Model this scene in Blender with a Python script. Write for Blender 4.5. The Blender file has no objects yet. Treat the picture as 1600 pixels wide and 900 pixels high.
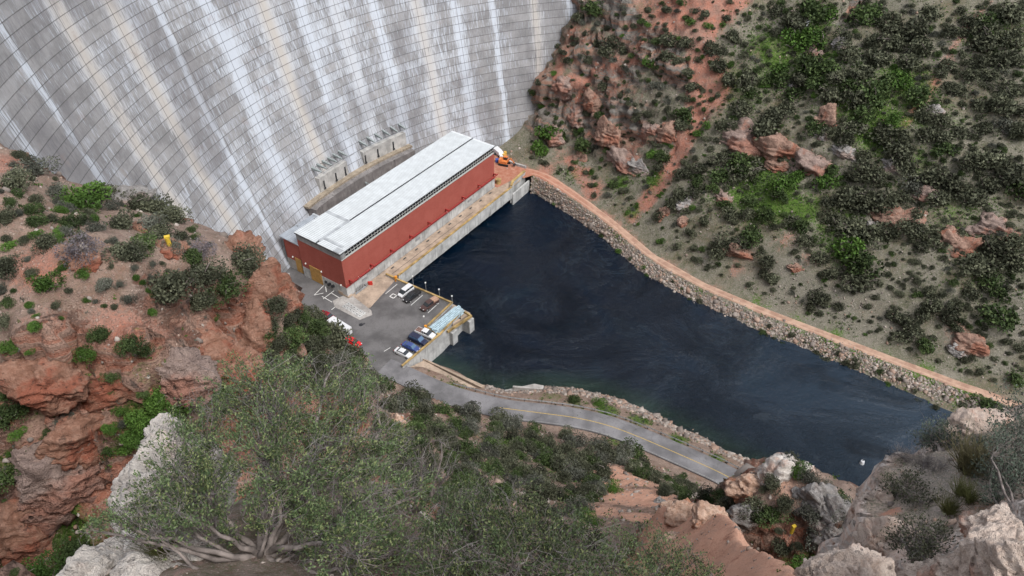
import bpy, bmesh, math, random
import numpy as np
from mathutils import Vector, Matrix
from mathutils.bvhtree import BVHTree
random.seed(7); RNG=np.random.default_rng(7)
SC=bpy.context.scene; COL=SC.collection
HC=130.0; F=1200.0; PITCH=math.radians(40)
# ---------------------------------------------------------------- projection helpers (survey of the place)
CP,SP=math.cos(PITCH),math.sin(PITCH)
def ray(px,py):
    u=(px-800)/F; w=-(py-450)/F
    return np.array([u, CP+w*SP, -SP+w*CP])
def G(px,py,z=0.0):
    v=ray(px,py); t=(z-HC)/v[2]; return np.array([v[0]*t,v[1]*t,z])
def P(px,py,r):
    v=ray(px,py); v=v/np.linalg.norm(v); return np.array([0,0,HC])+v*r
# ---------------------------------------------------------------- noise
def _h(ix,iy,iz,s):
    h=(ix.astype(np.int64)*374761393+iy.astype(np.int64)*668265263+iz.astype(np.int64)*2147483647+s*974634777)&0xffffffff
    h=((h^(h>>13))*1274126177)&0xffffffff
    h=((h^(h>>16))*2246822519)&0xffffffff
    return ((h^(h>>15))&0xffffff)/float(0xffffff)
def vnoise(p,s=0):
    i=np.floor(p); f=p-i; f=f*f*(3-2*f); i=i.astype(np.int64); r=0
    for dx in (0,1):
        wx=f[:,0] if dx else 1-f[:,0]
        for dy in (0,1):
            wy=f[:,1] if dy else 1-f[:,1]
            for dz in (0,1):
                wz=f[:,2] if dz else 1-f[:,2]
                r=r+wx*wy*wz*_h(i[:,0]+dx,i[:,1]+dy,i[:,2]+dz,s)
    return r*2-1
def fbm(p,scale,octs=4,s=0,rough=.5):
    p=np.asarray(p,float)/scale; a=1;t=0;n=0
    for o in range(octs):
        t=t+a*vnoise(p+o*17.3,s+o); n+=a; a*=rough; p=p*2.03
    return t/n
def cells(p,scale,s=0):
    """F1,F2 distance and the cell's own value"""
    p=np.asarray(p,float)/scale; i=np.floor(p).astype(np.int64)
    d1=np.full(len(p),9.);d2=np.full(len(p),9.);c=np.zeros(len(p))
    for dx in (-1,0,1):
        for dy in (-1,0,1):
            for dz in (-1,0,1):
                a,b,e=i[:,0]+dx,i[:,1]+dy,i[:,2]+dz
                q=np.stack([a+_h(a,b,e,s),b+_h(a,b,e,s+1),e+_h(a,b,e,s+2)],1)
                d=np.sqrt(((q-p)**2).sum(1)); v=_h(a,b,e,s+3)
                m=d<d1; d2=np.where(m,d1,np.minimum(d2,d)); c=np.where(m,v,c); d1=np.where(m,d,d1)
    return d1*scale,d2*scale,c
# ---------------------------------------------------------------- mesh helpers
def link(name,me,mat=None,parent=None):
    o=bpy.data.objects.new(name,me); COL.objects.link(o)
    if mat is not None:
        for m in (mat if isinstance(mat,(list,tuple)) else [mat]): me.materials.append(m)
    if parent is not None: o.parent=parent
    return o
def mesh_np(name,V,Fc,smooth=True):
    V=np.asarray(V,np.float32);Fc=np.asarray(Fc,np.int32); k=Fc.shape[1]
    me=bpy.data.meshes.new(name); me.vertices.add(len(V)); me.vertices.foreach_set('co',V.ravel())
    me.loops.add(Fc.size); me.loops.foreach_set('vertex_index',Fc.ravel())
    me.polygons.add(len(Fc)); me.polygons.foreach_set('loop_start',np.arange(0,Fc.size,k,dtype=np.int32))
    me.polygons.foreach_set('loop_total',np.full(len(Fc),k,dtype=np.int32))
    if smooth: me.polygons.foreach_set('use_smooth',np.ones(len(Fc),bool))
    me.update(calc_edges=True); return me
def attr(me,name,vals):
    a=me.attributes.new(name,'FLOAT','POINT'); a.data.foreach_set('value',np.asarray(vals,np.float32))
def gridfaces(nx,ny):
    i=np.arange(nx-1)[None,:]+np.arange(ny-1)[:,None]*nx
    i=i.ravel(); return np.stack([i,i+1,i+1+nx,i+nx],1)
def tag(o,label=None,cat=None,group=None,kind=None):
    if label: o['label']=label
    if cat: o['category']=cat
    if group: o['group']=group
    if kind: o['kind']=kind
    return o
def empty(name,loc=(0,0,0),rz=0,label=None,cat=None,group=None):
    o=bpy.data.objects.new(name,None); COL.objects.link(o); o.location=loc; o.rotation_euler=(0,0,rz); o.empty_display_size=.5
    return tag(o,label,cat,group)
class MB:
    def __init__(s): s.v=[];s.f=[]
    def add(s,vs,fs):
        n=len(s.v); s.v+= [tuple(map(float,v)) for v in vs]; s.f+=[tuple(i+n for i in f) for f in fs]; return s
    def box(s,c,d,rz=0,taper=1.0):
        x,y,z=[k/2 for k in d]; ca,sa=math.cos(rz),math.sin(rz); vs=[]
        for zz,t in ((-z,1),(z,taper)):
            for a,b in ((-x,-y),(x,-y),(x,y),(-x,y)):
                a*=t;b*=t; vs.append((c[0]+a*ca-b*sa,c[1]+a*sa+b*ca,c[2]+zz))
        return s.add(vs,[(0,3,2,1),(4,5,6,7),(0,1,5,4),(1,2,6,5),(2,3,7,6),(3,0,4,7)])
    def hexa(s,b,t):
        return s.add(list(b)+list(t),[(0,3,2,1),(4,5,6,7),(0,1,5,4),(1,2,6,5),(2,3,7,6),(3,0,4,7)])
    def prism(s,poly,z0,z1):
        n=len(poly)
        a=sum(poly[i][0]*poly[(i+1)%n][1]-poly[(i+1)%n][0]*poly[i][1] for i in range(n))
        if a<0: poly=poly[::-1]
        return s.add([(p[0],p[1],z0) for p in poly]+[(p[0],p[1],z1) for p in poly],
            [tuple(range(n))[::-1],tuple(range(n,2*n))]+[(i,(i+1)%n,(i+1)%n+n,i+n) for i in range(n)])
    def tube(s,pts,r,n=8,r1=None,cap=True):
        pts=[Vector(p) for p in pts]; m=len(pts); rings=[]
        for i,p in enumerate(pts):
            t=(pts[min(i+1,m-1)]-pts[max(i-1,0)]).normalized()
            u=t.cross(Vector((0,0,1)) if abs(t.z)<.9 else Vector((1,0,0))).normalized(); w=t.cross(u)
            rr=r if r1 is None else r+(r1-r)*i/(m-1)
            rings.append([p+(u*math.cos(2*math.pi*k/n)+w*math.sin(2*math.pi*k/n))*rr for k in range(n)])
        vs=[v for q in rings for v in q]
        fs=[(i*n+k,i*n+(k+1)%n,(i+1)*n+(k+1)%n,(i+1)*n+k) for i in range(m-1) for k in range(n)]
        if cap: fs+=[tuple(range(n))[::-1],tuple(range((m-1)*n,m*n))]
        return s.add(vs,fs)
    def bar(s,a,b,w,h):
        a=Vector(a);b=Vector(b);t=(b-a).normalized();u=Vector((-t.y,t.x,0)); 
        u=u.normalized() if u.length>1e-4 else Vector((1,0,0)); k=u.cross(t) if True else 0
        k=t.cross(u); q=[]
        for p in (a,b):
            q.append([p+u*sx*w/2+k*sz*h/2 for sx,sz in ((-1,-1),(1,-1),(1,1),(-1,1))])
        return s.add(q[0]+q[1],[(0,1,2,3),(7,6,5,4),(0,4,5,1),(1,5,6,2),(2,6,7,3),(3,7,4,0)])
    def build(s,name,mat,parent=None,smooth=False,bevel=0,off=None):
        me=bpy.data.meshes.new(name)
        v=s.v if off is None else [(a-off[0],b-off[1],c-off[2]) for a,b,c in s.v]
        me.from_pydata(v,[],s.f)
        bm=bmesh.new(); bm.from_mesh(me); bmesh.ops.recalc_face_normals(bm,faces=bm.faces)
        if bevel: bmesh.ops.bevel(bm,geom=list(bm.edges),offset=bevel,segments=1,affect='EDGES',clamp_overlap=True)
        bm.to_mesh(me); bm.free()
        if smooth: me.polygons.foreach_set('use_smooth',[True]*len(me.polygons))
        me.update(); return link(name,me,mat,parent)
# ---------------------------------------------------------------- node helper
class N:
    def __init__(s,name):
        s.m=bpy.data.materials.new(name); s.m.use_nodes=True; s.t=s.m.node_tree; s.b=s.t.nodes['Principled BSDF']
        s.b.inputs['Specular IOR Level'].default_value=.25; s.b.inputs['Roughness'].default_value=.85
    def n(s,ty,**k):
        x=s.t.nodes.new(ty)
        for a,b in k.items(): setattr(x,a,b)
        return x
    def put(s,sock,v):
        if isinstance(v,bpy.types.NodeSocket): s.t.links.new(v,sock)
        elif isinstance(v,(tuple,list)) and len(v)==3 and sock.type=='RGBA': sock.default_value=(*v,1)
        else: sock.default_value=v
    def math(s,op,a,b=0,c=0,clamp=False):
        x=s.n('ShaderNodeMath',operation=op,use_clamp=clamp); s.put(x.inputs[0],a); s.put(x.inputs[1],b); s.put(x.inputs[2],c); return x.outputs[0]
    def mix(s,f,a,b,mode='MIX'):
        x=s.n('ShaderNodeMix',data_type='RGBA',blend_type=mode); s.put(x.inputs[0],f); s.put(x.inputs[6],a); s.put(x.inputs[7],b); return x.outputs[2]
    def coord(s,k='Object'): return s.n('ShaderNodeTexCoord').outputs[k]
    def pos(s): return s.n('ShaderNodeNewGeometry').outputs['Position']
    def scale(s,v,sc,rot=(0,0,0)):
        x=s.n('ShaderNodeMapping'); s.put(x.inputs[0],v); x.inputs['Scale'].default_value=sc; x.inputs['Rotation'].default_value=rot; return x.outputs[0]
    def noise(s,v,sc,d=4,r=.55,dist=0):
        x=s.n('ShaderNodeTexNoise'); s.put(x.inputs['Vector'],v); x.inputs['Scale'].default_value=sc; x.inputs['Detail'].default_value=d; x.inputs['Roughness'].default_value=r; x.inputs['Distortion'].default_value=dist; return x.outputs[0]
    def voro(s,v,sc,feat='F1',out=0,rnd=1):
        x=s.n('ShaderNodeTexVoronoi',feature=feat); s.put(x.inputs['Vector'],v); x.inputs['Scale'].default_value=sc; x.inputs['Randomness'].default_value=rnd; return x.outputs[out]
    def at(s,name): return s.n('ShaderNodeAttribute',attribute_name=name).outputs['Fac']
    def step(s,x,lo,hi): 
        r=s.n('ShaderNodeMapRange'); r.interpolation_type='SMOOTHSTEP'; s.put(r.inputs[0],x); s.put(r.inputs[1],lo); s.put(r.inputs[2],hi); return r.outputs[0]
    def bump(s,h,st=.5,dist=.1):
        x=s.n('ShaderNodeBump'); x.inputs['Strength'].default_value=st; x.inputs['Distance'].default_value=dist; s.put(x.inputs['Height'],h); s.t.links.new(x.outputs[0],s.b.inputs['Normal'])
    def col(s,c): s.put(s.b.inputs['Base Color'],c); return s.m
    def rough(s,r): s.put(s.b.inputs['Roughness'],r)
    def sep(s,v):
        x=s.n('ShaderNodeSeparateXYZ'); s.put(x.inputs[0],v); return x.outputs
    def comb(s,a,b,c):
        x=s.n('ShaderNodeCombineXYZ'); s.put(x.inputs[0],a); s.put(x.inputs[1],b); s.put(x.inputs[2],c); return x.outputs[0]
def plain(name,c,rough=.6,var=.12,sc=3.,metal=0,spec=.3,bump=0):
    n=N(name); v=n.coord(); f=n.noise(v,sc,5)
    n.rough(rough); n.b.inputs['Metallic'].default_value=metal; n.b.inputs['Specular IOR Level'].default_value=spec
    c2=tuple(max(0,k*(1-2.2*var)) for k in c); c3=tuple(min(1,k*(1+1.2*var)) for k in c)
    if bump: n.bump(f,.4,bump)
    return n.col(n.mix(n.step(f,.3,.7),c2,c3))
M={}
def terrain_mat(name,sc=1.0,soil=(.155,.138,.108),red=(.34,.145,.10),pale=(.42,.36,.30),grass=(.075,.14,.022),rock1=(.36,.22,.16),rock2=(.27,.25,.23),bumpd=.25,stain=(.055,.05,.047),salmon=None,herb=.8):
    """ground of the canyon: soil, red earth, scree, grass and layered rock, mixed by the masks of the mesh"""
    n=N(name); p=n.pos()
    big=n.noise(p,.09/sc,5,.6); mid=n.noise(p,.55/sc,6,.65); fine=n.noise(p,3.2/sc,5,.7); tiny=n.noise(p,11/sc,3,.7)
    wob=n.math('ADD',n.math('ADD',n.math('MULTIPLY',n.math('SUBTRACT',mid,.5),1.3),n.math('MULTIPLY',n.math('SUBTRACT',big,.5),1.2)),n.math('MULTIPLY',n.math('SUBTRACT',fine,.5),1.0))
    def m(a,lo=.30,hi=.75): return n.step(n.math('ADD',n.at(a),wob),lo,hi)
    c=n.mix(n.step(mid,.35,.65),soil,tuple(k*1.45 for k in soil))
    c=n.mix(n.step(big,.45,.7),c,tuple(a*.6+b*.4 for a,b in zip(soil,red)))
    # dry grass and low herbs scattered through the soil
    c=n.mix(n.math('MULTIPLY',n.step(n.math('ADD',fine,n.math('MULTIPLY',big,.4)),.58,.76),herb),c,(.072,.085,.042))
    # red earth
    rc=n.mix(n.step(fine,.3,.7),tuple(k*.72 for k in red),tuple(min(1,k*1.25) for k in red))
    if salmon: rc=n.mix(n.math('MULTIPLY',n.step(n.sep(p)[0],4,12),n.step(n.math('ADD',mid,n.math('MULTIPLY',fine,.5)),.35,.75)),rc,salmon)
    c=n.mix(m('m_red'),c,rc)
    # loose pale stones
    st=n.voro(n.scale(p,(1,1,1.6)),1.9/sc); st2=n.voro(p,5.2/sc); stc=n.voro(p,1.9/sc,'F1',1)
    stone=n.math('MAXIMUM',n.step(st,.30,.20),n.math('MULTIPLY',n.step(st2,.34,.22),.8))
    dens=n.step(n.math('ADD',n.at('m_scree'),n.math('MULTIPLY',n.math('SUBTRACT',mid,.5),1.3)),.15,.75)
    sc_col=n.mix(n.step(n.noise(p,1.7/sc,3),.35,.65),pale,tuple(k*.6 for k in pale))
    sc_col=n.mix(n.math('MULTIPLY',n.at('m_red'),.55),sc_col,(.46,.25,.18))
    c=n.mix(n.math('MULTIPLY',dens,.45),c,tuple(k*.75 for k in pale))
    c=n.mix(n.math('MULTIPLY',stone,n.math('ADD',n.math('MULTIPLY',dens,.85),.10)),c,sc_col)
    # bedrock
    z=n.sep(p)[2]
    lay=n.noise(n.comb(n.math('MULTIPLY',n.sep(p)[0],.05/sc),n.math('MULTIPLY',n.sep(p)[1],.05/sc),n.math('MULTIPLY',z,.9/sc)),1.0,5,.6,.6)
    rk=n.mix(n.step(lay,.42,.58),rock1,rock2)
    rk=n.mix(n.math('MULTIPLY',n.step(fine,.35,.75),.5),rk,tuple(min(1,k*1.7) for k in rock2))
    rk=n.mix(n.math('MULTIPLY',n.step(n.noise(n.scale(p,(1,1,.35)),.5/sc,6,.7),.55,.66),.75),rk,stain)
    crk=n.voro(n.scale(p,(1,1,1.8)),.55/sc,'DISTANCE_TO_EDGE'); crk2=n.voro(p,1.6/sc,'DISTANCE_TO_EDGE')
    crack=n.math('MAXIMUM',n.step(crk,.035,.0),n.math('MULTIPLY',n.step(crk2,.05,.0),.6))
    rk=n.mix(n.math('MULTIPLY',crack,.12),rk,(.07,.05,.045))
    rmask=m('m_rock'); c=n.mix(rmask,c,rk)
    # grass
    gc=n.mix(n.step(tiny,.35,.7),tuple(k*.55 for k in grass),tuple(k*1.5 for k in grass))
    c=n.mix(n.math('MULTIPLY',m('m_grass'),n.math('ADD',.55,n.math('MULTIPLY',n.step(fine,.3,.6),.45))),c,gc)
    h=n.math('ADD',n.math('MULTIPLY',fine,.5),n.math('MULTIPLY',mid,1.0))
    h=n.math('ADD',h,n.math('MULTIPLY',stone,n.math('MULTIPLY',dens,.5)))
    h=n.math('ADD',h,n.math('MULTIPLY',tiny,.2))
    h=n.math('ADD',h,n.math('MULTIPLY',n.math('MULTIPLY',lay,rmask),1.6))
    n.bump(h,1.0,bumpd*sc); n.rough(.95); n.b.inputs['Specular IOR Level'].default_value=.1
    return n.col(c)
def rock_mat(name,a,b,dark=(.06,.05,.045),sc=1.0,tint=None,crackw=.22,stainamt=.7):
    n=N(name); p=n.coord(); mid=n.noise(p,.8/sc,6,.65); fine=n.noise(p,4/sc,5,.7); tiny=n.noise(p,16/sc,4,.7)
    c=n.mix(n.step(mid,.38,.62),a,b)
    c=n.mix(n.math('MULTIPLY',n.step(fine,.4,.7),.5),c,tuple(min(1,k*1.35) for k in b))
    if tint: c=n.mix(n.math('MULTIPLY',n.step(n.noise(p,.35/sc,5,.6),.48,.6),.85),c,tint)
    c=n.mix(n.math('MULTIPLY',n.step(n.noise(p,1.3/sc,7,.75),.56,.68),stainamt),c,dark)
    z=n.sep(p); bed=n.noise(n.comb(n.math('MULTIPLY',z[0],.35/sc),n.math('MULTIPLY',z[1],.35/sc),n.math('MULTIPLY',z[2],3.2/sc)),1.0,6,.65,.8)
    c=n.mix(n.math('MULTIPLY',n.step(bed,.50,.60),.35),c,tuple(k*.62 for k in a)); c=n.mix(n.math('MULTIPLY',n.step(bed,.44,.38),.3),c,tuple(min(1,k*1.25) for k in b))
    pit=n.math('MULTIPLY',n.step(n.voro(p,3.1/sc),.22,.10),n.step(mid,.45,.6)); c=n.mix(n.math('MULTIPLY',pit,.65),c,dark); cr=n.math('ADD',n.math('MULTIPLY',pit,.6),n.math('MULTIPLY',bed,-1.2))
    c=n.mix(n.math('MULTIPLY',n.step(tiny,.5,.75),.25),c,(.03,.03,.03))
    h=n.math('SUBTRACT',n.math('ADD',n.math('MULTIPLY',fine,.6),n.math('ADD',mid,n.math('MULTIPLY',tiny,.25))),n.math('MULTIPLY',cr,.6))
    n.bump(h,1.0,.30*sc); n.rough(.95); n.b.inputs['Specular IOR Level'].default_value=.12
    return n.col(c)
def leaf_mat(name,a,b,c3=None,big=.5):
    n=N(name); g=n.n('ShaderNodeNewGeometry'); r=g.outputs['Random Per Island']; oi=n.n('ShaderNodeObjectInfo').outputs['Random']
    c=n.mix(r,a,b)
    f=n.noise(g.outputs['Position'],big,3)
    c=n.mix(n.math('MULTIPLY',n.step(f,.42,.60),.7),c,tuple(k*.55 for k in a))
    if c3: c=n.mix(n.math('MULTIPLY',n.step(n.math('ADD',n.math('MULTIPLY',r,.5),f),.80,.95),.8),c,c3)
    hs=n.n('ShaderNodeHueSaturation'); n.put(hs.inputs['Color'],c); n.put(hs.inputs['Value'],n.math('ADD',.75,n.math('MULTIPLY',oi,.6)))
    n.rough(.7); n.b.inputs['Specular IOR Level'].default_value=.2
    return n.col(hs.outputs[0])
# ================================================================ world and light: bright overcast
W=bpy.data.worlds.new('World'); SC.world=W; W.use_nodes=True
wt=W.node_tree; bg=wt.nodes['Background']; sky=wt.nodes.new('ShaderNodeTexSky'); sky.sky_type='NISHITA'; sky.sun_disc=False
SUN_EL,SUN_AZ=math.radians(56),math.radians(138)
sky.sun_elevation=SUN_EL; sky.sun_rotation=SUN_AZ; sky.air_density=1.0; sky.dust_density=4.0; sky.ozone_density=1.0; sky.altitude=1000
hs=wt.nodes.new('ShaderNodeHueSaturation'); hs.inputs['Saturation'].default_value=.3; wt.links.new(sky.outputs[0],hs.inputs['Color'])
wt.links.new(hs.outputs[0],bg.inputs[0]); bg.inputs[1].default_value=.15
sd=bpy.data.lights.new('sun','SUN'); sd.energy=1.35; sd.angle=math.radians(22); sd.color=(1,.97,.93)
so=bpy.data.objects.new('sun',sd); COL.objects.link(so)
sv=Vector((math.sin(SUN_AZ)*math.cos(SUN_EL),math.cos(SUN_AZ)*math.cos(SUN_EL),math.sin(SUN_EL)))
so.rotation_euler=sv.to_track_quat('Z','Y').to_euler()
cd=bpy.data.cameras.new('camera'); cam=bpy.data.objects.new('camera',cd); COL.objects.link(cam); SC.camera=cam
cam.location=(0,0,HC); cam.rotation_euler=(math.radians(50),0,0); cd.sensor_width=36; cd.lens=27; cd.clip_end=3000; cd.clip_start=.1
SC.view_settings.view_transform='Standard'; SC.view_settings.look='None'; SC.view_settings.exposure=0.98; SC.view_settings.gamma=1
# ================================================================ survey data
DC=(41.806,131.284)
def dam_R(z): return 107.305+.3233*z-.000815*z*z
PH13=[-1.5934,-1.4803,-1.3671,-1.256,-1.1501,-1.0255,-.9314,-.8386,-.7317,-.622,-.5128,-.4023,-.2994]
def dam_pt(ph,z,out=0):
    r=dam_R(z)-out; return (DC[0]+r*math.sin(ph),DC[1]+r*math.cos(ph),z)
YAW=math.radians(55.04); BO=np.array([-42.547,150.99]); BD=np.array([math.cos(YAW),math.sin(YAW)]); BN=np.array([-BD[1],BD[0]])
def bp(l,n,z=0): q=BO+BD*l+BN*n; return (q[0],q[1],z)
ZR=[0,0,-.5,-1.4,-2.2,-2.8,-3.2,-3.2,-3.2,-3.2,-3.2,-3.2,-3.2,-3.2,-3.2]
_dp=[(800,262),(850,275),(905,310),(960,350),(1020,400),(1100,445),(1200,487),(1300,525),(1400,563),(1500,600),(1590,632)]
dirt=np.array([(-12,235)]+[tuple(G(x_,y_,z_)[:2]) for (x_,y_),z_ in zip(_dp,ZR[1:])]+[(152,90),(232,30),(332,-60)])
def polyd(Q,PL):
    """signed distance (left of travel positive) and arc length"""
    best=np.full(len(Q),1e9); sg=np.zeros(len(Q)); ss=np.zeros(len(Q)); acc=0
    for a,b in zip(PL[:-1],PL[1:]):
        e=b-a; L=np.linalg.norm(e); e=e/L; r=Q-a; t=np.clip(r@e,0,L); pr=a+t[:,None]*e; dd=np.linalg.norm(Q-pr,axis=1)
        cr=e[0]*r[:,1]-e[1]*r[:,0]; m=dd<best
        best=np.where(m,dd,best); sg=np.where(m,np.sign(cr),sg); ss=np.where(m,acc+t,ss); acc+=L
    return best*sg,ss
def pix(*pts,z=0): return np.array([G(a,b,z)[:2] for a,b in pts])
roadC=pix((600,572),(640,590),(700,616),(780,637),(850,646),(900,653),(947,664),(994,681),(1056,707.5),(1119,735.6),(1159,756),(1250,797),(1327,833),(1400,870),(1500,925))
roadW=3.0
# ---------------------------------------------------------------- right bank height
shoreR=np.array([(2.5,212.7),(10.3,207.8),(16.0,200.5),(25.1,188.5),(33.1,174.4),(40.8,164.2),(51.4,154.8),(65.6,143.1),(79.2,134.4),(91.3,124.8),(100.5,117.8),(105.2,113.6)])
S_ARC=np.r_[0,np.cumsum(np.linalg.norm(np.diff(dirt,axis=0),axis=1))]
def road_z(s_): return np.interp(s_,S_ARC,ZR)
_ds,_ss=polyd(shoreR,dirt)
def shore_d(s_): o_=np.argsort(_ss); return np.interp(s_,_ss[o_],np.maximum(-_ds[o_],3.9))
def right_z(Q):
    d,s=polyd(Q,dirt)
    d=np.where(s<=0.01,np.abs(d),d)
    p3=np.c_[Q,np.zeros(len(Q))]; zr=road_z(s)
    near=np.interp(d,[-60,-2.2,2.2,12,18,22,30,34,60,120,300],[-.05,-.05,-.05,4.2,13,21.5,32,41,70,110,200])
    gen =np.interp(d,[-60,-2.2,2.2,8,30,80,200,400],[-.05,-.05,-.05,3,20,58,140,240])
    k=np.clip((s-38)/45,0,1); k=k*k*(3-2*k)
    z=near*(1-k)+gen*k+zr*np.clip(1-d/12,0,1)
    sd=shore_d(s)+fbm(p3,6,3,55)*.5; below=np.clip((-d-2.1)/(sd-2.1),0,6); z=z-below*(5.45+zr)
    z=np.maximum(z,-14)
    a=np.clip((d-4)/22,0,1)
    z=z+a*(fbm(p3,38,3,3)*6.5*k+fbm(p3,15,4,9)*2.4+fbm(p3,5,3,12)*.8)
    z=z+np.clip((-d-2)/3,0,1)*fbm(p3,1.6,3,5)*.35
    # terraces of bedrock
    ter=np.sin(z*.5+fbm(p3,30,2,33)*5)*1.3*np.clip(fbm(p3,26,3,41)*3+.2,0,1)
    return z+a*ter
# ---------------------------------------------------------------- near bank: control points (px,py,range)
CT=[]; 
def c3(l):
    for a in l: CT.append(P(*a))
def drop(l,out=9,dz=24):
    for a in l:
        p=P(*a); h=p[:2]/np.linalg.norm(p[:2]); CT.append(p); CT.append(np.array([p[0]+h[0]*out,p[1]+h[1]*out,p[2]-dz]))
        CT.append(np.array([p[0]+h[0]*out*2.4,p[1]+h[1]*out*2.4,max(-6,p[2]-dz*1.9)]))
c3([(40,650,61),(120,640,62),(200,640,63),(300,620,64),(370,625,66),(0,720,62),(100,740,63),(200,720,64),(100,820,63),(30,860,62),(200,850,64),(-100,700,60),(-100,900,54),(0,1000,52),(400,680,72),(300,760,66)])
for q in [(-30,30,76),(-20,36,74),(-40,36,80),(-14,42,64),(-25,48,58),(-10,50,54),(-35,52,60),(-55,40,88),(-60,60,70),(-45,75,44),(-75,60,80),(-20,62,44)]: CT.append(np.array(q,float))
# slope with junipers falling to the road
c3([(500,545,125),(560,590,140),(440,560,105),(450,620,80),(500,600,84),(640,650,135),(600,650,100),(690,650,140),(740,690,135),(800,720,130),(860,760,125),(700,780,85),(600,760,75),(800,840,85),(900,860,82),(500,700,70),(900,800,112),(925,735,140)])
for q in [(450,478),(500,503),(545,533),(575,560),(605,592)]: CT.append(np.append(G(*q)[:2],0.))
CT+= [G(685,605,9),G(745,640,6)]
# pink bowl and the red ridge in front of it
c3([(960,745,140),(1010,760,132),(960,800,112),(1040,775,126),(1000,850,95),(1000,920,80)])
c3([(1180,800,118),(1240,800,122),(1300,900,92),(1240,930,80),(1100,850,95),(1150,900,84),(1100,980,60)])
for a in range(len(roadC)-1):
    for t in (0,.5):
        q=roadC[a]*(1-t)+roadC[a+1]*t; e=roadC[a+1]-roadC[a]; e/=np.linalg.norm(e); nn=np.array([-e[1],e[0]])
        if a>=1: CT.append(np.array([*(q+nn*4.2),-.3]))
        CT.append(np.array([*q,-.3])); CT.append(np.array([*(q-nn*4.2),-.2]))
        CT.append(np.array([*(q-nn*12),7.]))
shoreL=pix((640,560),(668,568),(740,600),(790,612),(850,605),(930,615),(1000,640),(1060,670),(1130,705),(1200,740),(1340,805),(1440,860),z=-5.5)
for q in shoreL: CT.append(np.array([*q,-5.5])); CT.append(np.array([q[0]+4,q[1]+7,-9.]))
for q in [(-25,140),(-30,150),(-45,150),(-55,165),(-35,170),(-45,140),(-38,136),(-30,126)]: CT.append(np.array([*q,-1.5 if q[0]<-29 else -6.]))
for q in [(-64,152,4),(-60,140,10),(-52,130,16),(-70,140,20),(-75,125,40),(-85,100,60),(-95,80,85),(-20,8,118),(20,8,116),(0,16,100),(60,10,110),(90,10,110),(110,30,70),(80,50,20),(60,60,12),(-60,20,105),(-30,8,112)]: CT.append(np.array(q,float))
CT=np.array(CT)
# thin duplicates
keep=[]; 
for i,c in enumerate(CT):
    if all(np.linalg.norm(c[:2]-CT[j][:2])>1.4 for j in keep): keep.append(i)
CT=CT[keep]
def rbf_fit(C,sm=.4):
    X=C[:,:2]; n=len(X); D=np.linalg.norm(X[:,None]-X[None],axis=2)
    A=np.zeros((n+3,n+3)); A[:n,:n]=D-np.eye(n)*sm*-1*0-np.eye(n)*sm; A[:n,n]=1; A[:n,n+1:]=X; A[n,:n]=1; A[n+1:,:n]=X.T
    w=np.linalg.solve(A,np.r_[C[:,2],0,0,0])
    def f(Q):
        z=w[n]+Q@w[n+1:]
        for i in range(n): z=z+w[i]*np.hypot(Q[:,0]-X[i,0],Q[:,1]-X[i,1])
        return z
    return f
base_f=rbf_fit(CT,.3)
def polysd(Q,PG):
    """distance outside a polygon (0 inside)"""
    ins=np.zeros(len(Q),bool); best=np.full(len(Q),1e9); n=len(PG)
    for i in range(n):
        a,b=PG[i],PG[(i+1)%n]; e=b-a; r=Q-a; t=np.clip((r@e)/(e@e),0,1); best=np.minimum(best,np.linalg.norm(r-t[:,None]*e,axis=1))
        cnd=((a[1]>Q[:,1])!=(b[1]>Q[:,1])); xx=a[0]+(Q[:,1]-a[1])/(b[1]-a[1]+1e-12)*e[0]; ins^=(cnd&(Q[:,0]<xx))
    return np.where(ins,-best,best)
def crag_fn(pts,outline,fall=3.2,wob=1.2,wsc=5,seed=0,rnd=1.0,extra=()):
    C=np.array([P(*a) for a in list(pts)+list(outline)]+[np.array(e,float) for e in extra]); f=rbf_fit(C,.05); PG=np.array([P(*a)[:2] for a in outline])
    def g(Q):
        d=polysd(Q,PG)+fbm(np.c_[Q,np.zeros(len(Q))],wsc,4,seed)*wob
        return f(Q)-fall*np.maximum(d,0)-np.exp(-np.clip(-d,0,99)/rnd)*rnd*.6
    return g
g_prom=crag_fn([(0,300,50),(100,400,46),(200,420,45),(300,420,47),(60,480,43),(200,490,43),(340,480,45),(380,520,47),(0,520,44),(120,540,44),(300,530,46),(200,340,52),(100,330,52)],
  [(-150,150,72),(0,207,62),(55,238,60),(110,270,59),(200,302,58),(250,322,57),(292,342,56),(340,368,53),(400,402,50),(428,445,49),(430,500,49),(418,545,49.5),(385,580,50.5),(340,545,47.5),(230,520,44.5),(180,520,44),(120,555,45),(0,575,46),(-150,560,46),(-200,400,50)],3.0,1.4,5,3)
g_red=crag_fn([(1060,815,68),(1090,850,58),(1120,890,50),(1060,900,56),(1150,870,50),(1100,960,42)],[(1032,786,70),(1070,783,67),(1110,795,64),(1150,823,56),(1190,856,48),(1236,893,42),(1290,960,34),(1100,1020,38),(950,980,52),(985,880,66)],2.6,.7,3,5,.5)
g_crag=crag_fn([(1220,780,62.6),(1205,840,63.2),(1270,830,62.7),(1250,770,62.5),(1190,790,63)],[(1150,800,65),(1156,770,64.5),(1172,748,64),(1200,722,64.2),(1222,716,64.2),(1252,732,63.6),(1300,782,62),(1336,812,60.5),(1334,856,61),(1300,880,63.5),(1245,890,64.5),(1190,885,65.5)],2.6,.5,2.5,7,.5)
def near_f(Q):
    z=np.maximum(np.maximum(base_f(Q),g_prom(Q)),np.maximum(g_red(Q),g_crag(Q)))
    d,_=polyd(Q,roadC); d=np.abs(d); return np.where(d<8,np.minimum(z,-.25+np.maximum(d-3.9,0)*1.6),z)
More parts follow.
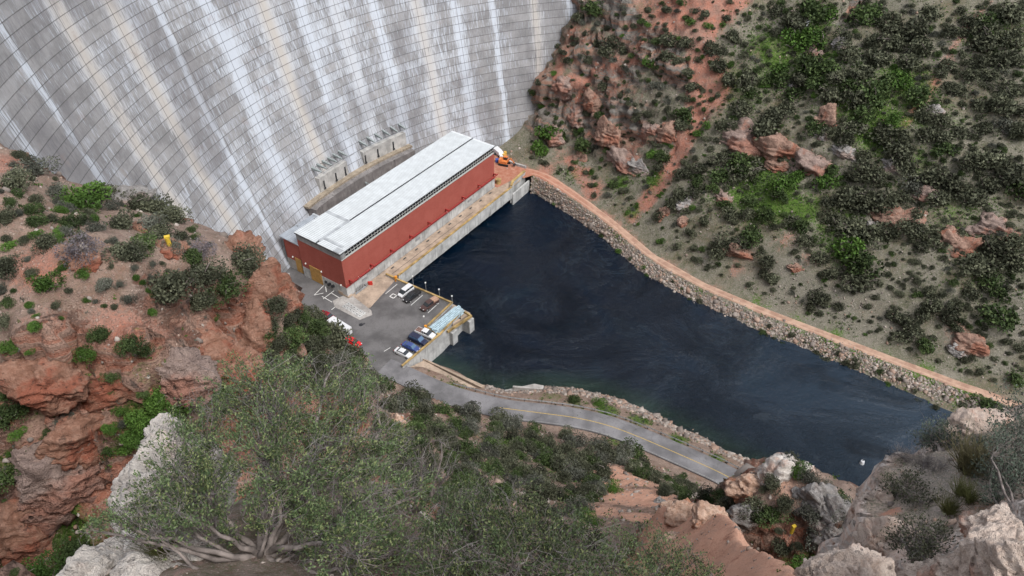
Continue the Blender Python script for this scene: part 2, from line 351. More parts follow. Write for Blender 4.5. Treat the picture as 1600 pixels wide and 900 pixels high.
def flat_mask(Q):
    d,_=polyd(Q,roadC); d=np.abs(d); a=np.clip((d-3.6)/6,0,1)
    d2,_=polyd(Q,shoreL); return a*np.clip((np.abs(d2)+0)/4+.15,0,1)
def relief(V,amp=1.0,rockm=None,s=0,sc=1.0):
    """broken rock: fractured blocks plus roughness, pushed out of the smooth form"""
    Q=V.copy(); Q[:,2]*=1.7
    warp=np.stack([fbm(V,3*sc,3,s+50),fbm(V,3*sc,3,s+60),fbm(V,3*sc,3,s+70)],1)*1.1*sc
    _,_,c1=cells(Q+warp,4.0*sc,s+1); f1,f2,c2=cells(Q+warp,1.5*sc,s+5)
    e=np.clip((f2-f1)/(.35*sc),0,1); st_=V[:,2]/(1.1*sc)+fbm(V,7*sc,2,s+90)*1.6; st_=np.abs((st_%1)-.5)*2; st_=np.clip(st_*1.6-.3,0,1)
    r=(c1-.5)*2.0*sc+(c2-.5)*.9*sc-(1-e)*.25*sc+(st_-.5)*.75*sc+fbm(V,6*sc,4,s+9)*1.2*sc+fbm(V,.9*sc,4,s+11,.65)*.5*sc+(cells(Q,.7*sc,s+31)[2]-.5)*.3*sc
    g=fbm(V,7*sc,3,s+9)*.8*sc+fbm(V,1.2*sc,4,s+13)*.3*sc
    if rockm is None: rockm=1
    return amp*(r*rockm+g*(1-rockm))
def vnormals(V,nx,ny):
    Z=V.reshape(ny,nx,3); gx=np.gradient(Z,axis=1); gy=np.gradient(Z,axis=0); n=np.cross(gx,gy).reshape(-1,3)
    return n/np.linalg.norm(n,axis=1)[:,None]
def heightfield(x0,x1,y0,y1,st,fz):
    xs=np.arange(x0,x1+st,st); ys=np.arange(y0,y1+st,st); X,Y=np.meshgrid(xs,ys); Q=np.c_[X.ravel(),Y.ravel()]
    V=np.c_[Q,fz(Q)]; return V,len(xs),len(ys)
def bvh_of(V,Fc): return BVHTree.FromPolygons([tuple(v) for v in V.tolist()],Fc.tolist())
def blobs(V,lst,bvhs):
    """world-space patches of ground cover: lst of (px,py,radius px,strength)"""
    m=np.zeros(len(V))
    for px,py,r,st in lst:
        h=hit(px,py,bvhs)
        if h is None: continue
        p,rg=h; R=r*rg/1200.
        d2=((V-np.array(p))**2).sum(1); m=np.maximum(m,st*np.exp(-d2/(R*R)))
    return m
def lines(*ls):
    out=[]
    for pts,r,st in ls:
        for (x0,y0),(x1,y1) in zip(pts[:-1],pts[1:]):
            n_=max(1,int(math.hypot(x1-x0,y1-y0)/(r*.7)))
            out+=[(x0+(x1-x0)*i/n_,y0+(y1-y0)*i/n_,r,st) for i in range(n_)]
    return out
def hit(px,py,bvhs):
    v=Vector(ray(px,py)).normalized(); best=None
    for b in bvhs:
        loc,nr,i,dd=b.ray_cast(Vector((0,0,HC)),v,900)
        if loc is not None and (best is None or dd<best[1]): best=(loc,dd,nr)
    return None if best is None else (np.array(best[0]),best[1])
def hitn(px,py,bvhs):
    v=Vector(ray(px,py)).normalized(); best=None
    for b in bvhs:
        loc,nr,i,dd=b.ray_cast(Vector((0,0,HC)),v,900)
        if loc is not None and (best is None or dd<best[1]): best=(loc,dd,nr)
    return best
# ---------------------------------------------------------------- build right bank
VR,nx,ny=heightfield(-16,300,25,360,.85,right_z)
FR=gridfaces(nx,ny)
dR,sR=polyd(VR[:,:2],dirt)
c=VR[FR].mean(1); keepf=~((c[:,0]<6)&(c[:,1]<214))&~((dR[FR].min(1)<-30))
keepf&=~((np.hypot(c[:,0]-DC[0],c[:,1]-DC[1])>dam_R(np.clip(c[:,2],0,200))+9)&(c[:,0]<48))
nR=vnormals(VR,nx,ny); aR=np.clip((dR-4)/14,0,1)
steep=1-nR[:,2]
kk=np.clip((sR-38)/45,0,1)
rockR=np.clip((steep-.32)*3.2+fbm(VR,20,3,77)*.9-.15+(1-kk)*.45,0,1)*aR
VR=VR+nR*(relief(VR,1.25+.2*(1-kk),rockR,3,1.5)*np.clip((dR-4)/12,0,1))[:,None]
FRk=FR[keepf]
bR=bvh_of(VR,FRk); BR=[bR]
redR=blobs(VR,lines(([(1150,0),(1115,30),(1090,70),(1105,110),(1130,150)],19,1.5),([(1090,85),(1085,150),(1095,180),(1070,215),(1060,240),(1030,290),(1003,325)],15,1.5),([(1060,0),(1010,50),(985,100),(965,130),(950,160)],13,1.1),([(960,95),(930,110),(905,150),(890,190)],11,1.2),([(895,50),(880,90),(865,130)],10,1.1),([(920,210),(960,235),(1000,250)],10,.9),([(890,250),(915,290),(930,310)],12,1.),([(1000,185),(985,230),(1030,215)],10,.8),([(1545,0),(1500,60),(1460,130),(1410,200)],9,.7))+[(1000,60,45,1),(1060,20,60,1),(1120,10,50,1),(960,110,40,.9),(900,130,22,1),(885,170,20,1),(930,100,20,1),(915,60,22,.9),(1100,110,26,1.1),(1110,150,30,1.1),(1085,90,16,1),(1085,190,18,.9),(1060,240,16,.9),(1030,290,16,.9),(1005,320,16,.9),(990,340,16,.7),(925,300,22,1),(910,270,16,1),(960,140,26,.9),(900,200,22,.6),(850,270,20,.7),(880,240,30,.45),(940,210,35,.5),(1000,200,30,.5),(1230,375,24,.6),(1260,400,20,.6),(1440,480,0,.0),(1500,520,24,.6),(1490,90,22,.45),(1520,70,24,.45),(1470,120,20,.4),(1150,420,18,.5),(1160,395,18,.5)],BR)
grassR=blobs(VR,[(1190,280,40,1.2),(1160,300,28,1),(1220,310,40,.9),(1250,330,36,.8),(1180,320,30,.8),(1300,370,34,.7),(1320,395,26,.7),(1350,150,60,.8),(1400,130,50,.7),(1370,200,50,.8),(1270,110,35,1),(1250,60,30,.9),(1215,100,40,.7),(1190,60,40,.6),(1280,40,30,.6),(1330,330,50,.5),(1450,200,50,.5),(970,285,16,1),(1020,280,18,.9),(990,330,14,.7),(1170,130,40,.5),(1160,160,30,.5),(1420,250,50,.45),(1560,60,60,.4),(1380,560,25,.6),(1300,530,30,.8),(1250,508,22,.7),(1450,585,25,.7),(1500,612,22,1),(1540,635,20,1),(1180,480,24,.6),(1100,445,0,.1),(890,275,22,.5),(1500,330,60,.4),(1560,420,50,.45),(1200,440,0,.1),(1100,300,30,.4)],BR)
screeR=blobs(VR,[(1230,450,60,1),(1320,450,50,.95),(1350,490,55,1),(1260,480,50,.9),(1170,430,40,.7),(1100,400,40,.6),(1040,350,30,.5),(1080,60,60,.6),(1000,90,40,.5),(1170,60,60,.5),(1380,410,60,.6),(1300,230,40,.5),(1330,260,50,.6),(1350,300,60,.5),(1460,400,50,.5),(1580,500,40,.8),(1590,450,30,.8),(1480,520,40,.6),(1450,540,40,.5),(1440,150,30,.7),(1470,100,30,.6),(1400,180,24,.7),(1560,560,40,.7),(860,240,40,.5),(950,300,40,.5),(1270,20,25,.8),(1120,220,30,.5)],BR)
shore=np.clip(1-np.abs(dR+3.6)/2.,0,1)
screeR=np.maximum(screeR,shore*1.3); screeR=np.maximum(screeR,.42)
redR=np.maximum(redR,np.clip(1-np.abs(dR)/4,0,1)*np.clip(1.3-sR/110,0.25,1)); grassR=np.maximum(grassR,.75*np.exp(-((dR+2.6)/.7)**2)*np.clip(sR/80,.1,1)*np.clip(.5+fbm(VR,9,2,8)*2.5,0,1))
redR=np.maximum(redR,(1-kk)*.42*aR); rockR=rockR*(1-np.clip(redR-.6,0,1)*1.2).clip(0,1)
rockR=rockR*(1-np.clip(grassR+np.clip(screeR-.4,0,1),0,1)*.8)
meR=mesh_np('right_hillside',VR,FRk)
for a,b in (('m_red',redR),('m_grass',grassR),('m_scree',screeR),('m_rock',rockR)): attr(meR,a,b)
M['hill']=terrain_mat('canyon_slope',1.15,pale=(.34,.31,.265),rock1=(.33,.175,.12),rock2=(.20,.185,.165))
tag(link('hillside',meR,M['hill']),kind='structure')
# ---------------------------------------------------------------- build near bank
VN,nx,ny=heightfield(-105,112,6,152,.27,near_f)
FN=gridfaces(nx,ny); nN=vnormals(VN,nx,ny); fm=flat_mask(VN[:,:2])*np.clip((VN[:,2]+.6)/5,0,1)
dS,_=polyd(VN[:,:2],shoreL)
d0=np.hypot(VN[:,0],VN[:,1])
steep=1-nN[:,2]
rockN=np.clip((steep-.36)*2.8+fbm(VN,7,4,171)*1.1+.12*(VN[:,0]<-5)*(VN[:,2]>60),0,1)*fm
PGR=np.array([P(*a)[:2] for a in [(1032,786,70),(1070,783,67),(1110,795,64),(1150,823,56),(1190,856,48),(1236,893,42),(1290,960,34),(1100,1020,38),(950,980,52),(985,880,66)]]); inr=polysd(VN[:,:2],PGR)<1; rockN=rockN*np.where(inr,.05,1)
rockN=rockN*np.where((VN[:,0]>5)&(VN[:,1]>55),.35,1)
VN=VN+nN*(relief(VN,.8,rockN,21,.9)*fm*np.where(inr,.6,1))[:,None]
c=VN[FN].mean(1); keepf=(c[:,2]>-12)
keepf&=(dS[FN].min(1)<14)
FNk=FN[keepf]; bN=bvh_of(VN,FNk); BN_=[bN]
redN=blobs(VN,[(20,260,40,1),(60,420,50,.7),(100,560,80,.8),(200,560,80,1),(300,570,70,1.1),(380,560,50,1.1),(400,480,40,.9),(60,680,80,.9),(120,660,70,.9),(200,640,60,.9),(60,780,70,.7),(130,880,40,.7),(960,750,70,1.4),(1000,780,60,1.3),(1040,770,40,1.2),(985,740,40,1.2),(940,770,40,1.2),(1010,810,40,1.2),(1100,860,60,1.5),(1150,865,50,1.5),(1180,885,40,1.4),(1110,825,40,1.2),(1070,820,40,1),(1080,840,40,1),(1220,770,30,.7),(1230,830,40,.6),(1180,830,30,.8),(890,800,30,.9),(940,800,50,.9),(1000,850,60,.9),(640,650,20,.6),(330,540,60,1),(270,400,50,.3),(1195,760,20,.6)],BN_)
grassN=blobs(VN,[(270,610,50,1.1),(220,650,30,1.1),(200,690,26,1),(330,600,40,.8),(100,840,40,.9),(40,870,35,.9),(20,730,30,.8),(110,790,22,.8),(30,640,30,.6),(120,600,30,.6),(130,560,14,.9),(15,540,14,.8),(230,500,0,.0),(700,610,30,.6),(790,690,60,.6),(880,740,50,.5),(1290,890,30,1),(1230,880,20,.5),(950,640,20,1.2),(1000,655,20,1),(900,630,20,.6),(1060,685,18,.9),(1120,715,14,.8),(860,620,24,.5),(970,690,30,.5),(240,220,0,0),(130,330,20,.5),(1030,740,20,.6)],BN_)
screeN=blobs(VN,[(300,470,60,.8),(230,460,60,.8),(100,300,60,.6),(150,260,60,.6),(240,400,50,.6),(50,350,60,.5),(960,800,50,.7),(1180,740,40,1.1),(1230,800,60,.9),(1200,840,40,.9),(1280,760,40,.9),(1060,745,40,.9),(1120,770,30,.8),(840,765,40,.6),(1120,810,40,.7),(1160,850,40,.7)],BN_)
shore=np.clip(1-np.abs(dS+2.3)/3.2,0,1); screeN=np.maximum(screeN,shore*1.2*(VN[:,0]>-8)); redN=np.where(inr,np.maximum(redN,.95),redN); screeN=np.maximum(screeN,.50)
rockN=rockN*(1-np.clip(grassN,0,1)*.8)*(1-np.clip(redN-.4,0,.8)*(VN[:,0]>5)); screeN=screeN*(1-.55*np.clip(redN,0,1)*(VN[:,0]>5))
meN=mesh_np('near_hillside',VN,FNk)
for a,b in (('m_red',redN),('m_grass',grassN),('m_scree',screeN),('m_rock',rockN)): attr(meN,a,b)
M['near']=terrain_mat('cliff_ground',.55,soil=(.19,.125,.10),red=(.31,.115,.072),rock1=(.28,.11,.07),rock2=(.27,.175,.135),pale=(.48,.38,.32),salmon=(.60,.34,.24),bumpd=.4,herb=.3)
tag(link('canyon_side',meN,M['near']),kind='structure')
# ================================================================ river
def water_mat():
    n=N('river_water'); p=n.pos()
    warp=n.noise(n.scale(p,(1,1,1)),.035,4,.6,1.2)
    murk=n.noise(p,.045,5,.6,2.0)
    d=n.sep(p)
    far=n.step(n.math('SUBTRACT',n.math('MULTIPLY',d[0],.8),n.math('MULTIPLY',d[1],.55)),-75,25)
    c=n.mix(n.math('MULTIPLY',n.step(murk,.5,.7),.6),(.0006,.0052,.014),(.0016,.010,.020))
    c=n.mix(n.math('MULTIPLY',far,.8),c,(.028,.044,.064))  # paler base colour downstream: sky reflection painted into the water
    shal=n.at('m_shallow'); c=n.mix(n.math('MULTIPLY',shal,.75),c,(.022,.045,.03))
    r1=n.noise(n.scale(p,(1,1,1),(0,0,.6)),.9,6,.72,.8); r2=n.noise(n.scale(p,(.55,1.3,1),(0,0,-.5)),2.6,4,.6)
    amp=n.step(n.noise(p,.028,4,.6,1.5),.36,.66)
    sw=n.noise(n.scale(p,(1,1,1),(0,0,.5)),.05,7,.66,2.6); rg=n.math('ABSOLUTE',n.math('SUBTRACT',sw,.5)); c=n.mix(n.math('MULTIPLY',n.step(rg,.028,.0),n.math('MULTIPLY',n.step(n.noise(p,.03,3),.42,.62),.5)),c,(.022,.034,.045))
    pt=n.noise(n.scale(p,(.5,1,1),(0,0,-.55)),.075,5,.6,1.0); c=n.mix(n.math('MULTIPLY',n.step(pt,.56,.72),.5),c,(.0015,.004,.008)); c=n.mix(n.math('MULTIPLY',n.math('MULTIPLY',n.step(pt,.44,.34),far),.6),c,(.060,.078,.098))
    h=n.math('MULTIPLY',n.math('ADD',n.math('MULTIPLY',r1,.8),n.math('MULTIPLY',r2,.6)),n.math('ADD',.25,amp))
    h=n.math('ADD',h,n.math('MULTIPLY',warp,1.5))
    n.bump(h,1.0,1.1); n.rough(n.math('ADD',.06,n.math('MULTIPLY',amp,.10))); n.b.inputs['IOR'].default_value=1.33; n.b.inputs['Specular IOR Level'].default_value=.5
    return n.col(c)
xs=np.arange(-40,330,3.); ys=np.arange(-40,232,3.); X,Y=np.meshgrid(xs,ys); Vw=np.c_[X.ravel(),Y.ravel(),np.full(X.size,-5.5)]
Fw=gridfaces(len(xs),len(ys)); dl,_=polyd(Vw[:,:2],shoreL); keepw=(np.abs(dl[Fw]).min(1)<400)&~((Vw[Fw].mean(1)[:,0]<-14)&(Vw[Fw].mean(1)[:,1]>206))
mw=mesh_np('river',Vw,Fw[keepw]); attr(mw,'m_shallow',np.clip(1-np.abs(dl-1.5)/4.5,0,1)*(Vw[:,0]>-22))
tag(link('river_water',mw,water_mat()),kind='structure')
# ================================================================ yard, road, apron
def asphalt(name,base=(.085,.082,.085)):
    n=N(name); p=n.pos(); a=n.noise(p,.16,6,.6); b=n.noise(p,2.5,5,.6); t=n.noise(p,18,2)
    c=n.mix(n.step(a,.35,.65),tuple(k*.72 for k in base),tuple(k*1.25 for k in base)); c=n.mix(n.math('MULTIPLY',n.step(b,.5,.7),.4),c,tuple(k*.6 for k in base))
    wn=n.noise(p,.5,3); cr=n.voro(n.scale(n.comb(n.math('ADD',n.sep(p)[0],n.math('MULTIPLY',wn,3)),n.math('ADD',n.sep(p)[1],n.math('MULTIPLY',a,4)),0),(1,1,1)),.12,'DISTANCE_TO_EDGE')
    c=n.mix(n.math('MULTIPLY',n.step(cr,.007,.0),.35),c,(.05,.05,.05)); n.bump(n.math('ADD',b,t),.3,.02); n.rough(.9)
    return n.col(c)
def concrete(name,base=(.34,.32,.30),dirty=.6,sc=1.0):
    n=N(name); p=n.pos(); a=n.noise(p,.35*sc,6,.65); b=n.noise(n.scale(p,(1.5,1.5,.12)),1.0*sc,5,.7); t=n.noise(p,8*sc,4)
    c=n.mix(n.step(a,.35,.65),tuple(k*.75 for k in base),tuple(k*1.2 for k in base))
    c=n.mix(n.math('MULTIPLY',n.step(b,.5,.68),dirty),c,tuple(k*.38 for k in base)); c=n.mix(n.math('MULTIPLY',n.step(t,.5,.8),.3),c,tuple(k*.6 for k in base))
    n.bump(n.math('ADD',a,t),.3,.03); n.rough(.9); return n.col(c)
M['asphalt']=asphalt('asphalt',(.12,.115,.115)); M['road']=asphalt('road_asphalt',(.17,.165,.17)); M['conc']=concrete('concrete'); M['conc_tan']=concrete('tan_concrete',(.36,.28,.215),.45)
M['conc_white']=concrete('pale_concrete',(.42,.42,.41),.6); M['white_paint']=plain('road_paint_white',(.75,.75,.72),.7,.1); M['yellow_line']=plain('road_paint_yellow',(.42,.30,.10),.7,.12)
M['yellow']=plain('yellow_parapet',(.36,.25,.105),.8,.25,.5); M['grey_metal']=plain('grey_steel',(.16,.18,.19),.5,.1); M['dark_metal']=plain('dark_steel',(.03,.032,.036),.5,.1)
M['galv']=plain('galvanised_steel',(.32,.33,.34),.45,.12,2,.3)
yard=[dam_pt(ph,0,-3)[:2] for ph in np.linspace(-1.62,-.36,26)]
lotedge=[(0.5,224),(4.0,214.0),(1.6,208.8),tuple(G(796,291)[:2]),bp(14.2,-4.9)[:2],tuple(G(614.4,433.5)[:2]),(-15.3,147.6),(-18.4,137.2),(-25.6,125.6),(-31,118),(-46,126),(-62,140)]
yb=MB(); yb.prism(yard+lotedge,-1.6,0.0); yo=yb.build('parking_lot',M['asphalt']); tag(yo,kind='structure')
# tan concrete apron and walkway slabs laid on the yard
mb=MB(); mb.prism([bp(-.2,-.1)[:2],bp(66,-.1)[:2],bp(69.5,3)[:2],bp(74.5,-1)[:2],bp(72.5,-4.6)[:2],bp(14,-4.6)[:2],bp(12.6,-5.2)[:2],bp(.5,-7.4)[:2],bp(-2.5,-6)[:2]],.002,.03)
tag(mb.build('walkway',M['conc_tan']),kind='structure')
q=lambda *p: [tuple(G(a,b,.01)[:2]) for a,b in p]
mb=MB(); mb.prism(q((520,470),(545,458),(580,485),(582,492),(562,500),(523,480)),.004,.045); tag(mb.build('pavement',M['conc']),kind='structure')
cpad=[G(a,b)[:2] for a,b in ((533,479),(545,472),(573,489),(562,497))]
hc=empty('hatch_cover',(cpad[0][0],cpad[0][1],0),0,'row of pale concrete hatch slabs with lifting holes set in the yard','hatch covers')
def local(mb,o): 
    L=o.location; mb.v=[(a-L.x,b-L.y,c-L.z) for a,b,c in mb.v]; return mb
for i in range(6):
    for j in range(2):
        u0,u1=i/6+.012,(i+1)/6-.012; v0,v1=j/2+.03,(j+1)/2-.03
        f=lambda u,v: tuple((cpad[0]*(1-u)+cpad[3]*u)*(1-v)+(cpad[1]*(1-u)+cpad[2]*u)*v)
        sl=local(MB().prism([f(u0,v0),f(u1,v0),f(u1,v1),f(u0,v1)],.05,.085),hc).build('slab',M['conc_white'],hc); a=f((u0+u1)/2,.25+.5*j)
        local(MB().box((a[0],a[1],.095),(.24,.24,.015)),hc).build('lifting_hole',M['dark_metal'],sl)
mb=MB(); a=G(540,462); mb.box((a[0]+.2,a[1]+.3,.25),(3.0,1.4,.5),YAW+math.pi/2); mb.box((a[0]-1,a[1]+.9,.5),(1.6,1.0,1.0),YAW+math.pi/2)
tag(mb.build('ramp',M['conc_tan'],off=(a[0],a[1],0)),'tan concrete loading step at the near foot of the powerhouse','ramp').location=(a[0],a[1],0)
# painted markings
def strip(mb,A,B,w,z): 
    A=np.array(A[:2]);B=np.array(B[:2]);e=(B-A)/np.linalg.norm(B-A);n_=np.array([-e[1],e[0]])*w/2
    mb.prism([tuple(A-n_),tuple(B-n_),tuple(B+n_),tuple(A+n_)],z,z+.004)
mb=MB()
for a,b in [((602.5,459),(620.5,444)),((624,466),(636.5,456)),((630,470),(633,467)),((642,477),(660.5,461)),((655,482),(658,480)),((668.5,489),(685.5,473.5)),((616,551),(640,563)),((600,549),(610,543)),
            ((491,461),(508,444)),((508,444),(510,456)),((491,461),(505,458)),((505,467),(530,448)),((503,463),(519,472)),((530,448),(520,447.5)),((518,484),(538,468)),((638,546),(625,540)),((518,458),(533,467))]:
    strip(mb,G(*a,.008),G(*b,.008),.13 if a[0]>560 else .16,.008)
g=G(614.5,462.5); 
for s_ in range(4):
    an=YAW+s_*math.pi/2; c_=np.array([g[0]+math.cos(an)*.65,g[1]+math.sin(an)*.65]); t=np.array([-math.sin(an),math.cos(an)])*.65; strip(mb,c_-t,c_+t,.2,.008)
tag(mb.build('parking_markings',M['white_paint']),kind='structure')
# road ribbon
def ribbon(PL,w0,w1,z,sub=6):
    PL=np.array(PL); pts=[]
    for i in range(len(PL)-1):
        p0=PL[max(i-1,0)];p1=PL[i];p2=PL[i+1];p3=PL[min(i+2,len(PL)-1)]
        for k in range(sub):
            t=k/sub; pts.append(.5*((2*p1)+(-p0+p2)*t+(2*p0-5*p1+4*p2-p3)*t*t+(-p0+3*p1-3*p2+p3)*t**3))
    pts.append(PL[-1]); pts=np.array(pts); e=np.gradient(pts,axis=0); e/=np.linalg.norm(e,axis=1)[:,None]; nn=np.c_[-e[:,1],e[:,0]]
    return pts+nn*w0,pts+nn*w1,pts
def ribmesh(name,PL,w0,w1,z,mat,thick=0):
    a,b,_=ribbon(PL,w0,w1,z); m=len(a); V=[];Fs=[]
    V=[(*p,z) for p in a]+[(*p,z) for p in b]
    Fs=[(i,m+i,m+i+1,i+1) for i in range(m-1)]
    if thick:
        V+=[(*p,z-thick) for p in a]+[(*p,z-thick) for p in b]
        Fs+=[(i,i+1,2*m+i+1,2*m+i) for i in range(m-1)]+[(m+i,3*m+i,3*m+i+1,m+i+1) for i in range(m-1)]
    mb=MB(); mb.add(V,Fs); return mb.build(name,mat)
tag(ribmesh('road',roadC[0:],-2.75,2.75,.02,M['road'],.5),kind='structure')
tag(ribmesh('road_centre_line',roadC[3:],-.09,.09,.028,M['yellow_line']),kind='structure')
M['white_edge']=plain('faded_edge_paint',(.3,.3,.29),.8,.2)
tag(ribmesh('road_edge_line',roadC[3:],-2.5,-2.42,.028,M['white_edge']),kind='structure')
# guard rail
a,b,cpts=ribbon(roadC[2:],3.0,3.0,0,6)
gr=empty('guardrail',(a[0][0],a[0][1],0),0,'long steel guardrail along the river side of the asphalt road','guardrail')
L=gr.location; m=MB(); 
prof=[(.0,.45),(.06,.5),(.0,.56),(.06,.64),(.0,.72)]
e=np.gradient(a,axis=0); e/=np.linalg.norm(e,axis=1)[:,None]; nn=np.c_[-e[:,1],e[:,0]]
V=[(a[i][0]-nn[i][0]*o-L.x,a[i][1]-nn[i][1]*o-L.y,z) for i in range(len(a)) for o,z in prof]+[(a[i][0]-nn[i][0]*(o-.03)-L.x,a[i][1]-nn[i][1]*(o-.03)-L.y,z) for i in range(len(a)) for o,z in prof]
k=len(prof); K=len(a)*k
m.add(V,[(i*k+j,(i+1)*k+j,(i+1)*k+j+1,i*k+j+1) for i in range(len(a)-1) for j in range(k-1)]+[(K+i*k+j,K+i*k+j+1,K+(i+1)*k+j+1,K+(i+1)*k+j) for i in range(len(a)-1) for j in range(k-1)])
m.build('rail',M['galv'],gr)
pm=MB().box((0,0,.3),(.15,.2,.8)).build('post',M['dark_metal'],gr); cum=0; first=True
for i in range(1,len(a)):
    cum+=np.linalg.norm(a[i]-a[i-1])
    if cum>2.2:
        cum=0; o=pm if first else pm.copy()
        if not first: COL.objects.link(o); o.parent=gr
        first=False; o.location=(a[i][0]+nn[i][0]*.12-L.x,a[i][1]+nn[i][1]*.12-L.y,0)
# low concrete promenade between road and water
mb=MB(); pr=[tuple(G(x_,y_,-1.2)[:2]) for x_,y_ in ((640,574),(662,563),(700,583),(745,606),(765,612),(800,622),(735,613),(700,603))]
mb.prism(pr,-5.8,-1.2); mb.prism([tuple(G(x_,y_,-1.)[:2]) for x_,y_ in ((660,561),(668,563),(757,603),(752,606))],-5.8,-.85)
tag(mb.build('pavement',M['conc_tan']),kind='structure')
mb=MB(); ww=[G(x_,y_,-3.5)[:2] for x_,y_ in ((778,612),(848,608),(850,603),(835,600))]; mb.prism([tuple(v) for v in ww],-6,-3.4); mb.box((ww[1][0]-4,ww[1][1]-.3,-3.0),(6,.5,.9),-.1)
o=mb.build('retaining_wall',M['conc'],off=(*ww[0],-4)); o.location=(*ww[0],-4); tag(o,'broken low concrete wall at the water edge below the road','retaining wall')
# dirt road
n=N('dirt_track'); p=n.pos(); at_=n.sep(n.coord('UV')); 
c=n.mix(n.step(n.noise(p,.5,5),.35,.65),(.29,.175,.125),(.42,.28,.205)); c=n.mix(n.step(n.sep(p)[0],40,0),c,n.mix(n.step(n.noise(p,.8,5),.35,.65),(.32,.12,.075),(.38,.18,.12)))
tr=n.math('ABSOLUTE',n.math('SUBTRACT',n.math('ABSOLUTE',n.math('SUBTRACT',at_[0],.5)),.27)); c=n.mix(n.math('MULTIPLY',n.step(tr,.12,.02),.4),c,(.52,.35,.26)); 
c=n.mix(n.math('MULTIPLY',n.step(n.noise(p,6,4),.55,.7),.4),c,(.5,.4,.33)); n.bump(n.noise(p,2,6),.8,.12); n.rough(.95); M['dirt']=n.col(c)
tk=dirt[1:]; a_,b_,_=ribbon(tk,1,-1,0); wd=1.75
e=np.gradient(_,axis=0); e/=np.linalg.norm(e,axis=1)[:,None]; nn=np.c_[-e[:,1],e[:,0]]; rows=[];uv=[]
_q,_sa=polyd(_,dirt); zrd=road_z(_sa)
for j,t in enumerate(np.linspace(-1,1,9)):
    w_=wd*t*(1+.26*fbm(np.c_[_,np.full(len(_),j)],4,2,5)); rows.append(np.c_[_+nn*w_[:,None],zrd+np.full(len(_),.12+.05*(1-t*t)-.04*math.exp(-((abs(t)-.55)/.15)**2)-(.25 if abs(t)==1 else 0))]); uv+= [(t*.5+.5)]*len(_)
V=np.vstack(rows); nn_=len(_); Fd=[(j*nn_+i,(j+1)*nn_+i,(j+1)*nn_+i+1,j*nn_+i+1) for j in range(8) for i in range(nn_-1)]
md=mesh_np('dirt',V,np.array(Fd)); ul=md.uv_layers.new(name='UV'); li=np.array(Fd).ravel(); ul.data.foreach_set('uv',np.c_[np.array(uv)[li],V[li,0]*.1].astype(np.float32).ravel())
o=link('dirt_road',md,M['dirt']); tag(o,kind='structure')
mb=MB(); mb.prism([bp(64.9,-1)[:2],bp(75,-3)[:2],(3.5,209),(7,211),(3,217),(-2,224),(-12,222),bp(65,14)[:2]],.034,.075); tag(mb.build('dirt_yard',M['dirt']),kind='structure')
# ================================================================ dam
phs=np.linspace(-2.05,.12,260); zs=np.concatenate([np.linspace(-6,150,120)])
V=np.array([dam_pt(a,z) for z in zs for a in phs]); Fm=gridfaces(len(phs),len(zs))
dam=empty('concrete_dam',(DC[0]-80,DC[1]+80,0),0,'huge curved grey concrete dam face with pale mineral streaks and lift lines','dam')
Vl=V-np.array(dam.location)
# thickness: inner (upstream) skin and crest
V2=np.array([dam_pt(a,z,-(4+max(0,150-z)*.12)) for z in zs for a in phs])-np.array(dam.location); n1=len(V)
crest=[((len(zs)-1)*len(phs)+i,(len(zs)-1)*len(phs)+i+1,n1+(len(zs)-1)*len(phs)+i+1,n1+(len(zs)-1)*len(phs)+i) for i in range(len(phs)-1)]
allF=np.vstack([Fm[:,::-1],Fm+n1,np.array(crest)]); me=mesh_np('dam_face',np.vstack([Vl,V2]),allF)
kj=np.interp(np.tile(phs,len(zs)),PH13,np.arange(1,14)) 
kj=np.where(np.tile(phs,len(zs))<PH13[0],1+(np.tile(phs,len(zs))-PH13[0])/.113,kj); kj=np.where(np.tile(phs,len(zs))>PH13[-1],13+(np.tile(phs,len(zs))-PH13[-1])/.105,kj)
zt=np.repeat(zs,len(phs)); kj=np.r_[kj,kj]; zt=np.r_[zt,zt]; ul=me.uv_layers.new(name='UV'); li=allF.ravel(); ul.data.foreach_set('uv',np.c_[kj[li],zt[li]].astype(np.float32).ravel())
n=N('dam_concrete'); uv=n.sep(n.coord('UV')); u,v=uv[0],uv[1]; LIFT=2.286; p=n.pos()
lv=n.math('DIVIDE',n.math('ADD',v,6),LIFT); lf=n.math('FRACT',lv); li_=n.math('FLOOR',lv)
jn=n.math('ROUND',u); du=n.math('SUBTRACT',u,jn)   # signed distance to joint, in blocks (11.5 m)
blk=n.math('FLOOR',n.math('MULTIPLY',u,1.0)) 
wn=n.n('ShaderNodeTexWhiteNoise',noise_dimensions='2D'); n.put(wn.inputs['Vector'],n.comb(blk,li_,0)); bv=wn.outputs[0]
wn2=n.n('ShaderNodeTexWhiteNoise',noise_dimensions='1D'); n.put(wn2.inputs['W'],jn); jv=wn2.outputs[0]
mot=n.noise(p,.22,6,.62); fine=n.noise(p,1.6,5,.7)
strk=n.noise(n.comb(n.math('MULTIPLY',u,30),n.math('MULTIPLY',v,.22),0),1.0,5,.68)          # runs down the face
strk2=n.noise(n.comb(n.math('MULTIPLY',u,85),n.math('ADD',n.math('MULTIPLY',v,.25),n.math('MULTIPLY',li_,3.7)),0),1.0,4,.7)
broad=n.noise(n.comb(n.math('MULTIPLY',u,1.7),n.math('MULTIPLY',v,.03),0),1.0,6,.72)
c=n.mix(n.step(mot,.3,.7),(.195,.192,.193),(.305,.30,.302))
c=n.mix(n.math('MULTIPLY',bv,.42),c,(.165,.163,.168))
c=n.mix(n.math('MULTIPLY',n.step(fine,.5,.75),.3),c,(.36,.36,.37))
c=n.mix(n.math('MULTIPLY',n.step(n.math('ADD',strk,n.math('MULTIPLY',bv,.12)),.56,.70),.4),c,(.10,.095,.10))
